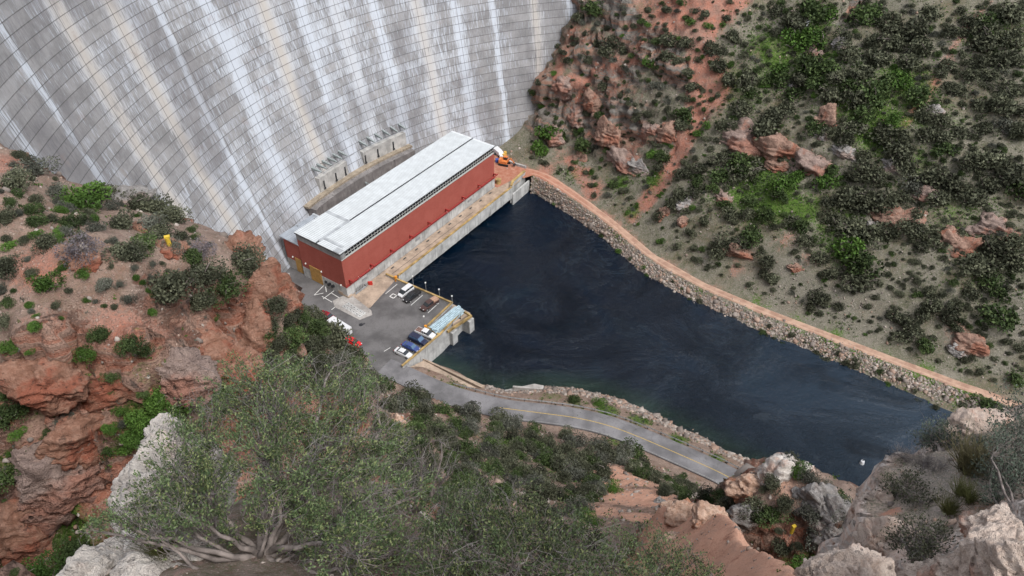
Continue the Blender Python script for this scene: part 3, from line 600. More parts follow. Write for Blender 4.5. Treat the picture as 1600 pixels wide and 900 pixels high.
# white runs, strongest near the contraction joints and at mid-dam
mid=n.math('MULTIPLY',n.step(u,-.5,4.5),n.step(u,13.6,10.5))
band=n.math('POWER',2.718,n.math('MULTIPLY',n.math('POWER',n.math('DIVIDE',n.math('SUBTRACT',du,n.math('MULTIPLY',n.math('ADD',n.math('SUBTRACT',n.noise(n.comb(jn,n.math('MULTIPLY',v,.05),0),1,3),.5),n.math('MULTIPLY',n.math('SUBTRACT',jv,.5),.9)),.22)),n.math('ADD',.06,n.math('MULTIPLY',jv,.16))),2),-1))
wn3=n.n('ShaderNodeTexWhiteNoise',noise_dimensions='2D'); n.put(wn3.inputs['Vector'],n.comb(n.math('FLOOR',n.math('MULTIPLY',u,2)),n.math('ADD',li_,91),0))
lo=n.math('ADD',n.math('MULTIPLY',band,.29),n.math('MULTIPLY',broad,.66)); lo=n.math('ADD',lo,n.math('MULTIPLY',mid,.16)); lo=n.math('ADD',lo,n.math('MULTIPLY',n.math('SUBTRACT',wn3.outputs[0],.5),.12))
wet=n.math('ADD',lo,n.math('MULTIPLY',n.math('SUBTRACT',strk,.5),.95)); wet=n.math('ADD',wet,n.math('MULTIPLY',n.math('SUBTRACT',strk2,.5),.9))
wm=n.step(wet,.40,.72)
tanj=n.step(jv,.62,.72)
white=n.mix(n.math('MULTIPLY',tanj,n.math('MULTIPLY',band,.8)),(.52,.56,.62),(.46,.41,.35))
c=n.mix(n.math('MULTIPLY',wm,.82),c,white)
side=n.n('ShaderNodeTexWhiteNoise',noise_dimensions='1D')
rust=n.math('MULTIPLY',n.step(n.noise(p,.12,5,.7),.60,.72),.35); c=n.mix(rust,c,(.24,.17,.14))
dk=n.math('MULTIPLY',n.step(u,11.2,12.4),.0); 
drk=n.math('MULTIPLY',n.step(n.noise(n.comb(n.math('MULTIPLY',u,1.0),n.math('MULTIPLY',v,.03),4),1.0,3,.5),.50,.62),.35); c=n.mix(drk,c,(.12,.115,.125))
lw=n.math('ADD',.012,n.math('MULTIPLY',n.noise(p,.7,3),.045))
line=n.math('LESS_THAN',n.math('MINIMUM',lf,n.math('SUBTRACT',1,lf)),lw); c=n.mix(n.math('MULTIPLY',line,.62),c,(.06,.056,.055))
jl=n.math('LESS_THAN',n.math('ABSOLUTE',du),.006); c=n.mix(n.math('MULTIPLY',jl,.6),c,(.05,.045,.045))
n.bump(n.math('SUBTRACT',n.math('ADD',mot,fine),n.math('MULTIPLY',line,.8)),.6,.08); n.rough(.85); M['dam']=n.col(c)
link('dam_face',me,M['dam'],dam)
DL=dam.location
def dbuild(mb,name,mat,**k): return local(mb,dam).build(name,mat,dam,**k)
def arcslab(mb,p0,p1,z0,z1,o0,o1,nseg=24):
    A=[];
    for ph in np.linspace(p0,p1,nseg+1):
        A.append([dam_pt(ph,z0,o0),dam_pt(ph,z0,o1),(*dam_pt(ph,z0,o1)[:2],z1),(*dam_pt(ph,z1,-.3)[:2],z1)])
    V=[v for r in A for v in r]; Fs=[(i*4+j,(i+1)*4+j,(i+1)*4+(j+1)%4,i*4+(j+1)%4) for i in range(nseg) for j in range(4)]
    Fs+=[(0,1,2,3),(nseg*4,nseg*4+3,nseg*4+2,nseg*4+1)]; mb.add(V,Fs)
M['ledge']=concrete('stained_ledge_concrete',(.30,.25,.19),.7); M['lower']=concrete('dark_stained_concrete',(.21,.195,.19),.9)
mb=MB(); arcslab(mb,-1.13,-.735,9.5,10.1,-.5,1.7); dbuild(mb,'ledge',M['ledge'])
mb=MB(); arcslab(mb,-1.125,-.74,-.5,9.5,-.5,.5); dbuild(mb,'gallery_wall',M['lower'])
# raised concrete panel between ledge and brackets
mb=MB(); arcslab(mb,-1.06,-.955,10.1,14.6,-1,.3,10); arcslab(mb,-.895,-.745,10.1,14.4,-1,.3,12); dbuild(mb,'facing_panel',M['dam'] if False else concrete('panel_concrete',(.42,.41,.39),.5))
M['brk']=plain('weathered_green_steel',(.27,.30,.30),.6,.2)
def bracket(ph,z):
    a=Vector(dam_pt(ph,z,-.2)); rad=Vector((-math.sin(ph),-math.cos(ph),0)); t=Vector((rad.y,-rad.x,0)); tip=a+rad*3.7+Vector((0,0,-.5)); h=.9
    b=[a-t*.35+Vector((0,0,-h)),a+t*.35+Vector((0,0,-h)),tip+t*.2+Vector((0,0,-.25)),tip-t*.2+Vector((0,0,-.25))]
    u=[a-t*.35,a+t*.35,tip+t*.2,tip-t*.2]
    m=MB().hexa(b,u); dbuild(m,'bracket',M['brk'])
for k_ in range(6): bracket(-1.055+k_*.0195,17.6-k_*.02)
for k_ in range(6): bracket(-.885+k_*.027,17.2-k_*.04)
mb=MB()
mb.tube([Vector(dam_pt(p_,17.0,4.3)) for p_ in np.linspace(-1.06,-.94,8)],.09,6); mb.tube([Vector(dam_pt(p_,16.7,4.3)) for p_ in np.linspace(-.89,-.745,8)],.09,6); dbuild(mb,'cable',M['galv'])
for ph_ in (-1.045,-1.0,-.965,-.89,-.845,-.79):
    mb=MB(); a=dam_pt(ph_,11.9,.75); mb.box(a,(.45,.45,2.6),-ph_); mb.box((a[0],a[1],a[2]-1.2),(.7,.7,.4),-ph_); dbuild(mb,'vent_pipe',M['dark_metal'])
mb=MB()
for o_,z_ in ((1.9,8.6),(2.4,8.3),(2.9,8.0),(2.1,7.2),(1.5,6.0)):
    mb.tube([Vector(dam_pt(p_,z_,0))+Vector((-math.sin(p_),-math.cos(p_),0))*(o_-0) for p_ in np.linspace(-1.12,-.76,22)],.14,6)
dbuild(mb,'pipe_rack',M['galv'])
for i,p_ in enumerate(np.linspace(-1.10,-.77,13)):
    mb=MB(); a=Vector(dam_pt(p_,8,1.6)); mb.tube([a,(a.x,a.y,0)],.14,6); r_=Vector((-math.sin(p_),-math.cos(p_),0)); b_=a+r_*1.0; mb.tube([b_,(b_.x+r_.x*1.5,b_.y+r_.y*1.5,0)],.1,6); mb.bar(a,(a.x+r_.x*-1,a.y+r_.y*-1,a.z),.12,.2)
    dbuild(mb,'pipe_support',M['dark_metal'])
mb=MB(); mb.tube([dam_pt(-.93,7.5,3),dam_pt(-.88,1.5,7)],.16,6);mb.tube([dam_pt(-.93,7.5,3),dam_pt(-.93,1,6)],.12,6); dbuild(mb,'pipe_brace',M['brk'])
a=dam_pt(-1.06,1.2,4.2); o=MB().box((0,0,.6),(.9,.9,1.2)).box((0,0,1.5),(.5,.3,.7)).build('control_box',M['yellow'],dam); o.location=Vector(a)-DL
# ================================================================ powerhouse
n=N('red_brick'); p=n.coord(); br=n.n('ShaderNodeTexBrick'); n.put(br.inputs['Vector'],n.comb(n.math('ADD',n.sep(p)[0],n.sep(p)[1]),n.sep(p)[2],0)); br.inputs['Scale'].default_value=1; br.inputs['Brick Width'].default_value=.5; br.inputs['Row Height'].default_value=.22; br.inputs['Mortar Size'].default_value=.012
br.inputs['Color1'].default_value=(.35,.088,.066,1); br.inputs['Color2'].default_value=(.31,.076,.057,1); br.inputs['Mortar'].default_value=(.22,.07,.055,1)
f=n.noise(p,.25,5,.6); vs_=n.noise(n.scale(p,(1,1,.15)),.9,4,.6)
c=n.mix(n.math('MULTIPLY',n.step(f,.4,.65),.35),br.outputs[0],(.39,.115,.088)); c=n.mix(n.math('MULTIPLY',n.step(vs_,.52,.7),.25),c,(.25,.06,.045)); n.bump(n.math('ADD',br.outputs[1],f),.2,.02); n.rough(.85); M['brick']=n.col(c)
M['roof']=plain('white_roof_metal',(.57,.60,.615),.5,.05,.5); M['roof_grey']=plain('grey_roof_flashing',(.36,.38,.40),.6,.1,.5); M['roof2']=plain('grey_roof_metal',(.33,.36,.40),.5,.08,.5)
M['rib']=plain('roof_seam_shadow_metal',(.36,.39,.41),.5,.05); M['trim']=plain('grey_trim',(.27,.27,.27),.6,.1,.6); M['glass_dark']=plain('dark_glass',(.015,.018,.022),.15,.1,1,0,.5); M['frame_pale']=plain('pale_window_frame',(.42,.42,.40),.5,.08)
M['door_y']=plain('ochre_door',(.46,.27,.085),.6,.12,.8); M['red_steel']=plain('dark_red_steel',(.28,.035,.032),.5,.1)
ph=empty('powerhouse',(BO[0],BO[1],0),YAW,'long red brick powerhouse with white ribbed metal roof at the foot of the dam','powerhouse')
LL,WW,HH=64.8,16.0,14.46
def pb(mb,name,mat,**k): return mb.build(name,mat,ph,**k)
pb(MB().box((LL/2,WW/2,1.6),(LL,WW,3.2)),'base_wall',M['conc_white'])
w_=pb(MB().box((LL/2,WW/2,7.65),(LL-.1,WW-.1,8.9)),'wall',M['brick'])
pb(MB().box((LL/2,WW/2,13.1),(LL-.5,WW-.5,2.0)),'clerestory_band',M['trim'])
pb(MB().box((.15,WW/2,13.1),(.3,WW,2.0)).box((.7,.15,13.1),(1.2,.3,2.0)),'end_fascia',M['trim'])
rm=MB().box((LL/2,3.85,14.28),(LL+.5,7.9,.3)).box((LL/2,12.25,14.28),(LL+.5,7.7,.3)); rf=pb(rm,'roof',M['roof'])
mb=MB()
k_=.0
for i in range(int(LL/.55)):
    x_=.2+i*.55; mb.box((x_,3.85,14.45),(.09,7.85,.05)); mb.box((x_,12.25,14.45),(.09,7.65,.05))
pb(mb,'roof_rib',M['rib'])
pb(MB().box((LL/2,8.1,14.2),(LL+.4,.75,.25)),'ridge_gutter',M['dark_metal'])
pb(MB().box((11.3,12.2,14.49),(.9,7.5,.06)).box((2.3,4.4,14.49),(.7,6.6,.06)).box((6.2,8.1,14.45),(11,.9,.14)).box((.6,1.2,14.49),(1.7,2.0,.06)),'roof_flashing',M['roof_grey'])
pb(MB().box((LL/2,-.1,14.1),(LL+.5,.12,.25)).box((-.25,WW/2,14.1),(.12,WW+.2,.25)),'roof_edge',M['dark_metal'])
# clerestory windows on the river side
nb=29; win0=None
for i in range(nb):
    x0=1.6+i*(LL-2.0)/nb; w=(LL-2.0)/nb
    if win0 is None:
        fr=MB()
        for xx in (0,w/2,): fr.box((xx,-.06,0),(.13,.14,1.7))
        for zz in (-.78,0.0,.8): fr.box((w/2,-.05,zz),(w,.10,.10))
        win0=fr.build('window',M['frame_pale'],ph); gl=MB().box((w/2,0.02,0),(w-.02,.08,1.64)).build('pane',M['glass_dark'],win0); win0.location=(x0,.22,13.05)
    else:
        o=win0.copy(); COL.objects.link(o); o.parent=ph; o.location=(x0,.22,13.05); g2=gl.copy(); COL.objects.link(g2); g2.parent=o
pb(MB().box((LL/2,.02,12.12),(LL,.3,.16)),'sill',M['frame_pale'])
pb(MB().box((LL/2,-.06,3.55),(LL,.10,.7)),'red_band',M['red_steel'])
pb(MB().tube([(1.0,-1.15,4.9),(LL+.2,-1.15,4.9)],.17,8),'crane_rail',M['red_steel'])
bk=None
for i in range(9):
    x_=1.4+i*(LL-2.0)/8
    if bk is None: bk=MB().box((0,-.75,.18),(.35,1.5,.25)).box((0,-.1,-.3),(.3,.25,1.1)).build('rail_bracket',M['red_steel'],ph); bk.location=(x_,0,4.9)
    else: o=bk.copy(); COL.objects.link(o); o.parent=ph; o.location=(x_,0,4.9)
lm0=None
for x_ in (4.5,8.8,17,25,33,41,49,57):
    if lm0 is None: lm0=MB().box((0,-.15,0),(.3,.3,.3)).box((0,-.05,.2),(.12,.1,.2)).build('wall_lamp',M['white_paint'],ph); lm0.location=(x_,-.1,3.9)
    else: o=lm0.copy(); COL.objects.link(o); o.parent=ph; o.location=(x_,-.1,3.9)
for y_,z_ in ((8.4,4.9),(14.2,5.0),(1.6,3.6),(19.6,4.6)):
    o=lm0.copy(); COL.objects.link(o); o.parent=ph; o.location=(-.1 if y_<16 else .3,y_,z_); o.rotation_euler=(0,0,-math.pi/2)
for x_ in (6.5,28,52):
    m_=MB().box((0,-.03,0),(1.9,.08,.8)); 
    for i in range(5): m_.box((0,-.09,-.3+i*.15),(1.8,.05,.05))
    o=m_.build('louvre',M['trim'],ph); o.location=(x_,0,1.9)
def door(x,y0,y1,z1):
    mb=MB().box((x,(y0+y1)/2,z1/2+.02),(.12,y1-y0,z1))
    d=mb.build('roller_door',M['door_y'],ph); r=MB()
    for i in range(12): r.box((x-.08,(y0+y1)/2,.25+i*z1/12.2),(.03,y1-y0-.1,.06))
    r.build('door_rib',plain('ochre_rib',(.36,.21,.07)),d)
door(-.03,8.9,13.1,4.9)
# annex
pb(MB().box((6.3,19.2,1.6),(11.7,6.5,3.2)),'annex_base',M['conc']); pb(MB().box((6.3,19.2,6.55),(11.6,6.4,6.7)),'annex_wall',M['brick'])
mb=MB().box((6.2,19.5,10.05),(12.4,7.4,.3)); 
for i in range(22): mb.box((.3+i*.56,19.5,10.23),(.09,7.2,.06))
pb(mb,'annex_roof',M['roof2']); pb(MB().box((12.2,19.5,10.3),(.7,7.5,.14)).box((10.8,21,10.5),(.3,.3,.5)).box((5.8,22.3,10.4),(.3,.3,.4)),'roof_vent',M['roof_grey'])
door(.36,16.7,19.0,4.6)
pb(MB().tube([(.3,22.6,0),(.3,22.6,9)],.12,6).tube([(.2,16.15,0),(.2,16.15,5)],.1,6),'downpipe',M['grey_metal'])
# rack of small items against the near end of the river wall
o=MB().box((0,0,.12),(4.2,.5,.2)); 
for i in range(5): o.box((-1.4+i*.55,.1,.9),(.18,.2,1.5))
o.box((1.9,0,.5),(.5,.5,.8)); b_=bp(4.2,-.7); r_=o.build('gas_bottle_rack',M['galv']); r_.location=(b_[0],b_[1],.03); r_.rotation_euler=(0,0,YAW); tag(r_,'low steel rack with upright bottles against the powerhouse base','bottle rack')
o=MB().tube([(0,0,0),(0,0,1.1)],.16,8).box((0,0,.8),(.5,.25,.25)).box((.6,0,.5),(.8,.5,1.0)); b_=bp(7.0,-.8); r_=o.build('fire_hydrant',plain('hydrant_red',(.55,.04,.03))); r_.location=(b_[0],b_[1],.03); tag(r_,'small red hydrant beside the powerhouse wall near the bottle rack','hydrant')
# electrical boxes on end wall
o=MB()
for i,(y_,z_) in enumerate(((7.4,1.9),(6.6,1.4),(5.9,2.0),(5.2,1.5),(4.6,1.9))): o.box((-.2,y_,z_),(.35,.5,.7))
pb(o,'meter_box',M['dark_metal'])
# ================================================================ quay walls and parapets
def wallpath(mb,pts,w,z0,z1):
    pts=[np.array(p[:2]) for p in pts]
    for i,(a,b) in enumerate(zip(pts[:-1],pts[1:])):
        e=(b-a)/np.linalg.norm(b-a); n_=np.array([-e[1],e[0]])*w/2; a2=a-e*w/2*(i>0)*0; b2=b+e*w/2*.9
        mb.prism([tuple(a2-n_),tuple(b2-n_),tuple(b2+n_),tuple(a2+n_)],z0-(i%2)*.004,z1+(i%2)*.004)
def thing_mesh(mb,name,mat,label,cat,group=None,smooth=False,bevel=0):
    c=np.array(mb.v).mean(0); z=min(v[2] for v in mb.v); off=(c[0],c[1],z)
    o=mb.build(name,mat,off=off,smooth=smooth,bevel=bevel); o.location=off; return tag(o,label,cat,group)
def thing_empty(pt,name,label,cat,group=None): return empty(name,pt,0,label,cat,group)
pA=bp(13.6,-5.3); farE=bp(66.5,-5.1)
quay=thing_empty((*pA[:2],0),'quay_wall','grey concrete quay wall with ochre parapet running beside the powerhouse walkway','wall')
mb=MB(); wallpath(mb,[pA,farE],.5,-3.2,.75); 
for i in range(9):
    x_=15+i*5.7; mb.hexa([bp(x_,-5.1,-3.2),bp(x_+.5,-5.1,-3.2),bp(x_+.5,-5.55,-3.2),bp(x_,-5.55,-3.2)],[bp(x_,-5.1,.2),bp(x_+.5,-5.1,.2),bp(x_+.5,-5.55,.2),bp(x_,-5.55,.2)])
local(mb,quay).build('wall',M['conc_white'],quay)
mb=MB(); wallpath(mb,[pA,farE],.60,.75,1.0); local(mb,quay).build('parapet_cap',M['yellow'],quay)
mb=MB(); wallpath(mb,[bp(14,-2.8),bp(50,-2.9)],.10,.03,.06); local(mb,quay).build('edge_strip',M['dark_metal'],quay)
for i in range(20):
    a=bp(16+i*2.5,-1.1); m_=MB().box((a[0],a[1],.06),(1.1,.35,.06),YAW); 
    if i%2==0: local(m_,quay).build('floor_grate',M['dark_metal'],quay)
w2=thing_empty((*farE[:2],0),'wing_wall','stepped concrete wing wall with ochre cap at the far end of the walkway','wall')
fpts=[farE,bp(69.2,-3.9),bp(75.8,-3.6)]
mb=MB(); wallpath(mb,fpts,.6,-5,1.2); wallpath(mb,[bp(66.5,-5.6),bp(76,-5.2)],.5,-6,-1.6); local(mb,w2).build('wall',M['conc_white'],w2)
mb=MB(); wallpath(mb,fpts,.75,1.2,1.5); local(mb,w2).build('wall_cap',M['yellow'],w2)
# parking lot parapet
def parapet(pts,name,label,z1=1.0,w=.48,z0=-5.6,post=False):
    t=thing_empty((pts[0][0],pts[0][1],0),name,label,'wall'); mb=MB(); wallpath(mb,pts,w*.7,z0,z1-.3); local(mb,t).build('wall',M['conc_white'],t)
    mb=MB(); wallpath(mb,pts,w,z1-.3,z1); local(mb,t).build('wall_cap',M['yellow'],t); return t
K=lambda x,y: G(x,y,1.0)
parapet([K(615,433),K(706,472)],'parapet_wall','ochre capped parapet at the water edge behind the white van and the black pickup')
parapet([K(706,472),K(665.7,510),K(684.4,521)],'parapet_wall','ochre capped inner parapet between the parking lot and the bundle of pipes',z0=-.5)
parapet([K(628,571),K(687.5,521),K(720,487)],'parapet_wall','ochre capped concrete retaining wall beside the parked white sedan')
parapet([K(603,427),K(619,434)],'parapet_wall','short ochre barrier where the walkway meets the parking lot',z0=0)
m_=MB(); a=K(665,511); m_.tube([(a[0],a[1],0),(a[0],a[1],1.5)],.35,10); a=K(617,433); m_.tube([(a[0]+.3,a[1]-.3,.0),(a[0]+.3,a[1]-.3,1.5)],.4,10)
thing_mesh(m_,'bollard',plain('orange_paint',(.65,.26,.03)),'orange round bollards at the parapet corners','bollard')
# platform with pipes
dk=[G(706,474)[:2],G(667,511)[:2],G(685,524)[:2],G(700,512)[:2],G(735,489)[:2]]
dock=thing_empty((dk[0][0],dk[0][1],0),'dock_platform','small concrete platform over the water carrying blue pipes','platform')
mb=MB(); mb.prism([tuple(v) for v in dk],-1.1,-.02); local(mb,dock).build('deck',M['conc_tan'],dock)
mb=MB(); wallpath(mb,[K(699,514),K(736,490),K(720,481)],.35,-.3,.45); local(mb,dock).build('parapet_cap',M['yellow'],dock)
for x_,y_ in ((733,501),(707,519)):
    a=G(x_,y_,-2.); mb=MB(); mb.box((a[0],a[1],-3.9),(1.9,1.7,5.0),YAW); mb.box((a[0]-1.0,a[1]-.2,-3.4),(.5,1.6,4.4),YAW); local(mb,dock).build('pier_block',M['conc_white'],dock)
M['blue_pipe']=plain('pale_blue_steel',(.40,.52,.58),.5,.12,1.5); M['blue_dark']=plain('slate_steel',(.14,.19,.24),.5,.2,2)
A=G(676,519,.6);Bp=G(719,484,.6); e=(Bp-A)[:2]; Lp=np.linalg.norm(e); e/=Lp; nn=np.array([-e[1],e[0]])
for j in range(5):
    for i in range(9 if j<2 else 0): pass
rk_=thing_empty((A[0],A[1],0),'gate_panel_stack','stack of long pale blue steel tubes lying on the concrete platform','pipe stack','blue pipes')
for j in range(4):
    for i in range(6):
        off=(i-2.2)*.52+ (j%2)*.05; s0=random.uniform(-.2,.25); s1=Lp+random.uniform(-.3,.3)
        if (i>3 and j>1) : continue
        a=A[:2]+nn*off+e*s0; b=A[:2]+nn*off+e*s1; m_=MB().bar((a[0],a[1],.3+j*.42),(b[0],b[1],.3+j*.42),.34,.3)
        local(m_,rk_).build('tube',M['blue_pipe'] if (i<4 or j==1) and random.random()<.82 else M['blue_dark'],rk_)
for t in (.2,.5,.8):
    a=A[:2]+e*Lp*t-nn*1.9; b=A[:2]+e*Lp*t+nn*1.5; m_=MB().bar((a[0],a[1],.1),(b[0],b[1],.1),.25,.2); m_.tube([(a[0],a[1],0),(a[0],a[1],1.7)],.06,6); local(m_,rk_).build('cradle',M['dark_metal'],rk_)
# lamp posts
lp0=None
for i,(x_,y_) in enumerate(((646,446),(666,456),(687,466.5),(707,477),(663.5,509))):
    a=G(x_,y_,0)
    if i==0:
        lp0=empty('street_lamp',a,0); m_=MB().tube([(0,0,0),(0,0,3.0)],.07,8); pole=m_.build('pole',M['galv'],lp0); hd=MB().box((0,0,3.1),(.35,.35,.28)).build('lamp_head',M['white_paint'],lp0); o=lp0
    else:
        o=lp0.copy(); COL.objects.link(o); o.location=a
        for ch in (pole,hd): c_=ch.copy(); COL.objects.link(c_); c_.parent=o
    tag(o,['short grey lamp post on the parapet, nearest the walkway barrier','second short grey lamp post along the water parapet, behind the white van','third short grey lamp post along the water parapet, behind the black pickup','short grey lamp post at the outer corner of the parapet by the blue pipes','short grey lamp post next to the orange bollard beside the white pickup'][i],'street lamp','lamp posts around the parking lot')
# ================================================================ vehicles
def paint(name,c,r=.3): 
    n=N(name); n.rough(r); n.b.inputs['Specular IOR Level'].default_value=.5; n.b.inputs['Coat Weight'].default_value=.4; return n.col(c)
PT=dict(white=paint('white_car_paint',(.62,.63,.64)),black=paint('black_car_paint',(.012,.012,.014)),navy=paint('navy_car_paint',(.012,.016,.045)),blue=paint('blue_car_paint',(.035,.06,.20)),
  brown=paint('brown_car_paint',(.06,.03,.026)),red=paint('dark_red_car_paint',(.22,.01,.018)),bred=paint('bright_red_car_paint',(.60,.012,.015)),tan=plain('tan_canvas',(.38,.24,.17)),tyre=plain('tyre_rubber',(.02,.02,.02),.9),rim=plain('wheel_rim',(.35,.35,.36),.3),
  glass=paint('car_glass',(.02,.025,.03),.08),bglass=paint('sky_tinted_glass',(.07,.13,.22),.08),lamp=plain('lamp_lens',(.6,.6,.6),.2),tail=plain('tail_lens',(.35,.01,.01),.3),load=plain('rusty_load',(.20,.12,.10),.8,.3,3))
def loft(mb,secs):
    """secs: (x, half width bottom, half width top, z bottom, z top) cross-sections joined along x"""
    V=[];m=len(secs)
    for x,wb,wt,z0,z1 in secs:
        zm=z0+(z1-z0)*.55; V+=[(x,-wb*.93,z0),(x,-wb,zm),(x,-wt,z1),(x,wt,z1),(x,wb,zm),(x,wb*.93,z0)]
    Fs=[(i*6+j,(i+1)*6+j,(i+1)*6+(j+1)%6,i*6+(j+1)%6) for i in range(m-1) for j in range(6)]+[(5,4,3,2,1,0),tuple((m-1)*6+j for j in range(6))]
    mb.add(V,Fs)
def car(kind,paintm,loc,yaw,label,glass='glass',bed=None,extra=None):
    t=empty({'sedan':'parked_car','van':'parked_van','pickup':'pickup_truck','suv':'parked_car'}[kind],(loc[0],loc[1],.01),math.radians(yaw),label,{'sedan':'car','van':'van','pickup':'pickup','suv':'car'}[kind],'vehicles in the parking lot')
    L,Wd=dict(sedan=(4.7,.88),van=(4.8,.95),pickup=(5.4,.95),suv=(5.0,.97))[kind]; h=L/2
    b=MB(); g=MB(); 
    if kind=='sedan':
        loft(b,[(-h,.72,.66,.35,.78),(-h+.25,.84,.76,.25,.95),(-h+1.0,Wd,.80,.2,.98),(0.2,Wd,.82,.2,.95),(h-1.3,Wd,.80,.2,.90),(h-.3,.82,.70,.25,.74),(h,.68,.58,.35,.62)])
        roof=[(-h+.75,.70,.68,.9,.99),(-h+1.35,.68,.60,.9,1.36),(-h+1.9,.68,.60,.9,1.42),(.25,.68,.60,.9,1.42),(.5,.70,.62,.9,1.34),(h-1.15,.74,.70,.88,.92)]
    elif kind=='van':
        loft(b,[(-h,.80,.78,.3,1.0),(-h+.15,.93,.86,.25,1.1),(-1,Wd,.88,.2,1.1),(1.1,Wd,.88,.2,1.08),(h-.5,.88,.78,.25,.95),(h,.75,.62,.35,.72)])
        roof=[(-h+.1,.82,.80,1.0,1.1),(-h+.3,.82,.70,1.0,1.72),(-h+.8,.82,.70,1.0,1.8),(.5,.82,.70,1.0,1.78),(.85,.82,.74,1.0,1.66),(1.75,.82,.78,.98,1.06)]
    elif kind=='suv':
        loft(b,[(-h,.85,.80,.35,1.0),(-h+.15,.95,.88,.3,1.15),(0,Wd,.88,.25,1.13),(1.0,Wd,.86,.25,1.10),(h-.3,.9,.78,.3,1.0),(h,.8,.68,.4,.8)])
        roof=[(-h+.15,.84,.82,1.05,1.15),(-h+.4,.84,.74,1.05,1.8),(-h+.9,.84,.74,1.05,1.87),(.3,.84,.74,1.05,1.85),(.6,.84,.76,1.05,1.74),(1.3,.84,.80,1.03,1.12)]
    else:
        loft(b,[(-h,.85,.84,.45,1.0),(-h+.1,.93,.90,.35,1.05),(-.6,Wd,.90,.3,1.05),(1.1,Wd,.88,.3,1.06),(h-.3,.92,.80,.35,.98),(h,.82,.70,.45,.8)])
        roof=[(-.75,.80,.80,1.0,1.1),(-.65,.80,.70,1.0,1.75),(-.2,.80,.70,1.0,1.80),(.6,.80,.70,1.0,1.78),(.8,.82,.72,1.0,1.68),(1.45,.84,.80,1.0,1.08)]
    body=b.build('body',paintm,t,bevel=.02)
    gb=MB(); loft(gb,roof); gb.build('windows',PT[glass],t)
    top=MB(); rs=[(x,wt*1.04,wt*.98,z1-.09,z1+.015) for x,wb,wt,z0,z1 in roof[1:-1]]; loft(top,rs)
    for sx in (-1,1):
        for xx in ((roof[1][0]+roof[3][0])/2,roof[1][0]+.05,): top.bar((xx,sx*(roof[1][1]+.03),.95),(xx,sx*(roof[1][2]+.02),roof[2][4]-.05),.07,.1)
    top.build('roof_panel',paintm,t)
    if kind=='pickup':
        m_=MB().box((-h+1.0,0,1.07),(1.75,1.5,.02)); m_.build('cargo_bed',PT[bed] if bed and bed!='canopy' else PT['tyre'],t)
        if bed=='canopy':
            m_=MB(); loft(m_,[(-h+.05,.86,.72,1.05,1.55),(-.85,.86,.74,1.05,1.68)]); m_.build('bed_cover',PT['tan'],t)
    wb=.62*h; wz=.34
    for sx in (-1,1):
        for sy in (-1,1):
            y=sy*(Wd-.10); m_=MB().tube([(sx*wb,y-.11,wz),(sx*wb,y+.11,wz)],wz,14); w=m_.build('wheel',PT['tyre'],t); m2=MB().tube([(sx*wb,y+sy*.10,wz),(sx*wb,y+sy*.125,wz)],.2,10); m2.build('rim',PT['rim'],w)
    for sy in (-1,1):
        MB().box((h-.10,sy*.55,.66 if kind!='pickup' else .85),(.16,.3,.14)).build('headlight',PT['lamp'],t); MB().box((-h+.04,sy*.68,.8),(.08,.2,.22)).build('tail_light',PT['tail'],t)
    return t
car('van',PT['white'],(-27.7,152.8),233,'white minivan parked nose to the lot beside the black pickup')
car('pickup',PT['black'],(-25.9,150.9),233,'black pickup parked between the white minivan and the brown pickup')
car('pickup',PT['brown'],(-21.1,147.6),228,'dark brown pickup with a tan bed cover parked alone against the water parapet',bed='canopy')
car('pickup',PT['white'],(-21.2,136.9),-30,'white pickup with a rusty brown load in its bed, beside the navy wagon',bed='load')
car('suv',PT['navy'],(-22.8,134.6),-32,'dark navy sport utility wagon between the white pickup and the blue sedan',glass='bglass')
car('sedan',PT['blue'],(-24.3,132.3),-31,'blue sedan parked between the navy wagon and the white sedan',glass='bglass')
car('sedan',PT['white'],(-25.9,130.2),-31,'white sedan parked at the near end of the row by the retaining wall')
car('sedan',PT['red'],(-46.3,143.3),-33,'dark red car half hidden behind the junipers at the edge of the lot')
car('sedan',PT['bred'],(-38.5,134.0),-32,'bright red car showing just behind the bushes near the white trailer')
t=empty('box_trailer',(-42.4,138.4,0),math.radians(-38),'long white box trailer parked behind the juniper slope','trailer'); MB().box((0,0,1.45),(6.6,2.3,2.1)).build('body',PT['white'],t,bevel=.05)
for sx in (-.5,.5):
    for sy in (-1,1): MB().tube([(sx-.4,sy*1.05-.1,.36),(sx-.4,sy*1.05+.1,.36)],.36,12).build('wheel',PT['tyre'],t)
MB().bar((3.3,-.5,.5),(4.4,0,.5),.1,.1).bar((3.3,.5,.5),(4.4,0,.5),.1,.1).build('hitch',M['dark_metal'],t)
# yard clutter in the near-left corner
a=G(433,430,0); t=empty('container',(a[0],a[1]-2,0),YAW,'small pale blue-white shed roof between the dam foot and the slope','shed'); MB().box((0,0,.8),(2.4,1.8,1.6)).build('wall',M['conc'],t); MB().box((0,0,1.68),(2.9,2.2,.14)).build('roof',M['blue_pipe'],t)
mb=MB(); a1=G(451,427,1.2);a2=G(446,452,1.2); mb2=MB(); wallpath(mb2,[a1,a2],.55,-.5,1.3); thing_mesh(mb2,'barrier_wall',M['conc_white'],'pale concrete barrier standing in the shade by the near end of the powerhouse','barrier')
a=G(564,507,.1); mb=MB(); mb.tube([(0,0,0),(0,0,.05)],.55,14); mb.box((.5,.2,.04),(1.0,.35,.08),.6); o=mb.build('manhole_cover',M['dark_metal']); o.location=(a[0],a[1],.004); tag(o,'dark manhole cover in the middle of the asphalt lot','manhole cover')
